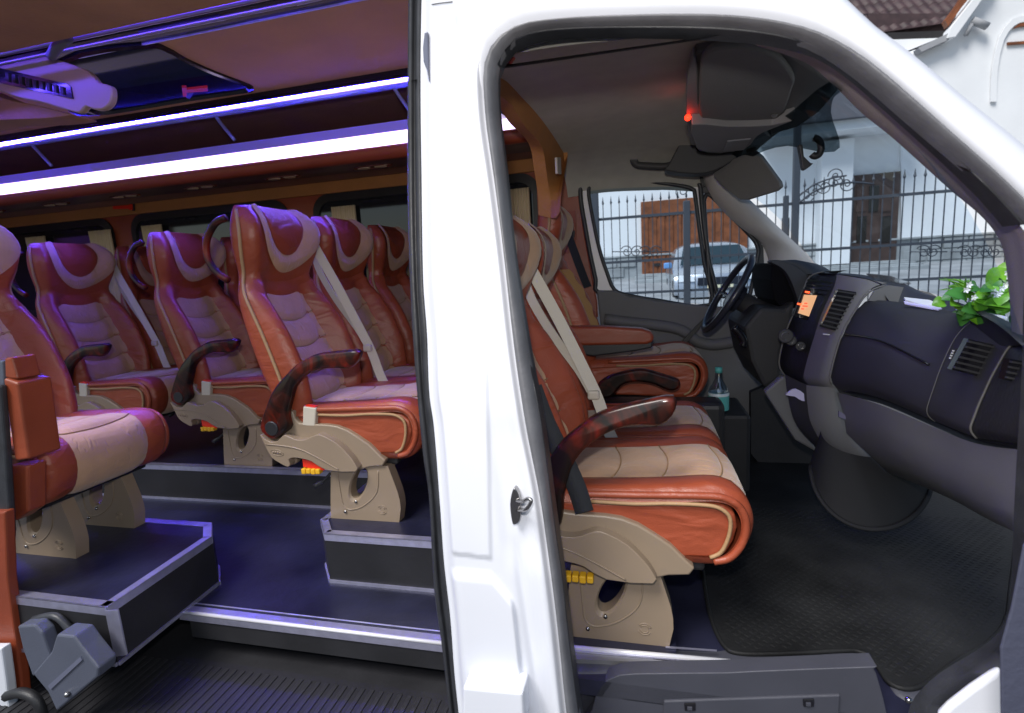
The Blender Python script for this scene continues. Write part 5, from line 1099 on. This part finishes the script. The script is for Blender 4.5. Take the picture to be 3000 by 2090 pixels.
# parked car behind the fence
car = thing('parked_car', 'silver car parked nose outwards behind the iron fence', 'car')
YC = 12.0
cc = at(2110, 800, Y=YC); cxx = cc.x; W = 1.02; zg = at(2110, 706, Y=YC + 2).z - 1.6
M_car = mat('car_silver', (.42, .46, .52), .25, metal=.5, coat=.6)
prof = [(0, .30), (.02, .62), (.10, .78), (1.05, .98), (1.75, 1.52), (2.3, 1.60), (3.4, 1.55), (4.2, 1.05), (4.4, .9), (4.45, .35)]
rows = []
for v in (-1, -.93, -.8, -.5, 0, .5, .8, .93, 1):
    rows.append([Vector((cxx + v * W * (1 - .16 * max(0, (z - .95)) / .6), YC + y + .12 * v * v * (1 - y / 4.4), zg + z - .10 * v ** 4 * (z - .3))) for y, z in prof])
mm_ = MB().grid(rows)
for r_ in (rows[0], rows[-1]): mm_.add(r_, [tuple(range(len(r_)))])
mm_.build('body', M_car, car, auto=35)
def cq(l, name, m, dy=.0): return MB().prism([Vector((cxx + a * W, YC + b, zg + z)) for a, b, z in l], (0, -.02, 0)).build(name, m, car, smooth=False)
cq([(-.80, 1.06, 1.01), (.80, 1.06, 1.01), (.68, 1.66, 1.47), (-.68, 1.66, 1.47)], 'windscreen', mat('car_glass', (.03, .05, .06), .08))
for s in (-1, 1): cq([(s * .55, .03, .62), (s * .92, .12, .62), (s * .92, .14, .78), (s * .6, .06, .76)], 'headlight', mat('lamp_clear', (.8, .85, .9), .1, coat=.5))
cq([(-.5, .0, .52), (.5, .0, .52), (.48, .05, .70), (-.48, .05, .70)], 'grille', M_gloss)
cq([(-.28, -.02, .40), (.28, -.02, .40), (.28, -.02, .52), (-.28, -.02, .52)], 'number_plate', mat('plate_cream', (.75, .72, .5), .5))
cq([(-.9, .0, .24), (.9, .0, .24), (.92, .0, .36), (-.92, .0, .36)], 'bumper', M_car)
for s in (-1, 1):
    MB().box(cxx + s * 1.12 - .10, cxx + s * 1.12 + .10, YC + 1.1, YC + 1.25, zg + .95, zg + 1.10).build('door_mirror', mat('mirror_blue', (.15, .35, .7), .3), car, smooth=False, bevel=.03)
    for y in (.85, 3.5):
        wl = MB().tube([(cxx + s * (W + .01), YC + y, zg + .32), (cxx + s * (W - .2), YC + y, zg + .32)], .32, 20).build('wheel', M_rubber, car, auto=40)
        MB().tube([(cxx + s * (W + .018), YC + y, zg + .32), (cxx + s * (W - .1), YC + y, zg + .32)], .2, 16).build('rim', M_metal, wl, auto=40)
# white house close by on the right with gable, arched window; tiled roof beyond
wh = thing('white_gable_house', 'overexposed white house with arched window at the upper right corner', 'house')
YG = 17.4
g = pxs([(2640, 176), (2690, 150), (2785, 118), (2800, 105), (2905, -60), (3300, -500), (3900, -500), (3900, 900), (2640, 860)], Y=YG)
MB().prism(g, (0, 2, 0)).build('gable_wall', M_wall, wh, smooth=False)
MB().prism(pxs([(2690, 140), (2790, 92), (2780, 116), (2700, 152)], Y=YG - .3), (0, .3, 0)).build('gutter_bracket', mat('soffit_grey', (.35, .36, .38), .8), wh, smooth=False)
MB().prism(pxs([(2775, 112), (2785, 82), (2850, 0), (2900, -70), (2930, -70), (2870, 10), (2800, 108)], Y=YG - .35), (0, .35, 0)).build('verge_board', M_wall, wh, smooth=False, bevel=.01)
MB().prism(pxs([(2770, 60), (2800, 20), (2840, -40), (2868, -40), (2815, 25), (2778, 78)], Y=YG - .2), (0, .2, 0)).build('soffit', M_door, wh, smooth=False)
MB().tube(pxs([(2848, 60), (2893, 78)], Y=YG - .2), .10, 8).build('downpipe', mat('soffit_grey', (.35, .36, .38), .8), wh)
MB().tube(pxs([(2850, 64), (2830, 104)], Y=YG - .2), .06, 8).build('downpipe', MATS['soffit_grey'], wh)
ao = smooth(pxs([(2900, 300), (2905, 200), (2925, 110), (2960, 62), (3000, 48), (3060, 50), (3060, 300)], Y=YG - .02), 2)
ai = smooth(pxs([(2916, 300), (2920, 205), (2938, 120), (2968, 78), (3004, 66), (3060, 68), (3060, 300)], Y=YG - .02), 2)
MB().grid([ao, [p - Vector((0, .05, 0)) for p in ao], [p - Vector((0, .05, 0)) for p in ai], ai]).build('window_surround', M_wall, wh, smooth=False)
MB().prism(pxs([(2952, 124), (3010, 120), (3010, 128), (2952, 132)], Y=YG - .06), (0, .04, 0)).build('window_rail', M_door, wh, smooth=False)
MB().prism(pxs([(2968, 84), (2990, 66), (3040, 60), (3040, 74), (2990, 78)], Y=YG - .06), (0, .04, 0)).build('window_head', M_door, wh, smooth=False)
tr = thing('tiled_roof', 'dark red brown tiled roof edge above the white gutter at the top right', 'roof')
M_tile = mat('roof_tile', (.055, .030, .032), .55, bump=.3, bscale=10, var=.4, vscale=3)
YR = 18.4
e0 = at(2555, 30, Y=YR); e1 = at(2775, 88, Y=YR + .0); u0 = at(2640, -70, Y=YR + 2.2)
ed = (at(2780, 92, Y=YR) - at(2610, 92, Y=YR)); W_ = 4.2
t0_ = None; base = at(2615, 92, Y=YR); dx_ = .27; rise = Vector((.0, .50, .46))
M_ = MB()
for r_ in range(12):
    for c_ in range(-16, 14):
        o = base + Vector((c_ * dx_, 0, 0)) + rise * r_ 
        if o.x > base.x + 2.75 + r_ * .40: continue
        if t0_ is None:
            rows = [[Vector((dx_ * (k / 8), 0, .06 * math.sin(math.pi * k / 8) ** 2)) + rise * (v * 1.12) + Vector((0, 0, .04 * (1 - v))) for k in range(9)] for v in (0, 1)]
            m = MB().grid(rows); m.add([rows[0][k] for k in range(9)] + [rows[0][8] - Vector((0, 0, .03)), rows[0][0] - Vector((0, 0, .03))], [tuple(range(11))])
            t0_ = m.build('tile', M_tile, tr); t0_.location = o
        else:
            c = t0_.copy(); C.objects.link(c); c.parent = tr; c.location = o
MB().prism(pxs([(2600, 96), (2780, 90), (2776, 112), (2610, 118)], Y=YR - .1), (0, .15, 0)).build('gutter', mat('gutter_black', (.015, .013, .014), .6), tr, smooth=False)
MB().prism(pxs([(2540, 40), (2800, 40), (2800, 100), (2560, 100)], Y=YR + .25), (0, .05, 0)).build('eave_board', M_tile, tr, smooth=False)
MB().prism(pxs([(2560, 100), (2600, 117), (2776, 111), (2790, 96), (2700, 152), (2640, 190), (2560, 190)], Y=YR - .3), (0, .2, 0)).build('white_soffit', M_wall, tr, smooth=False)
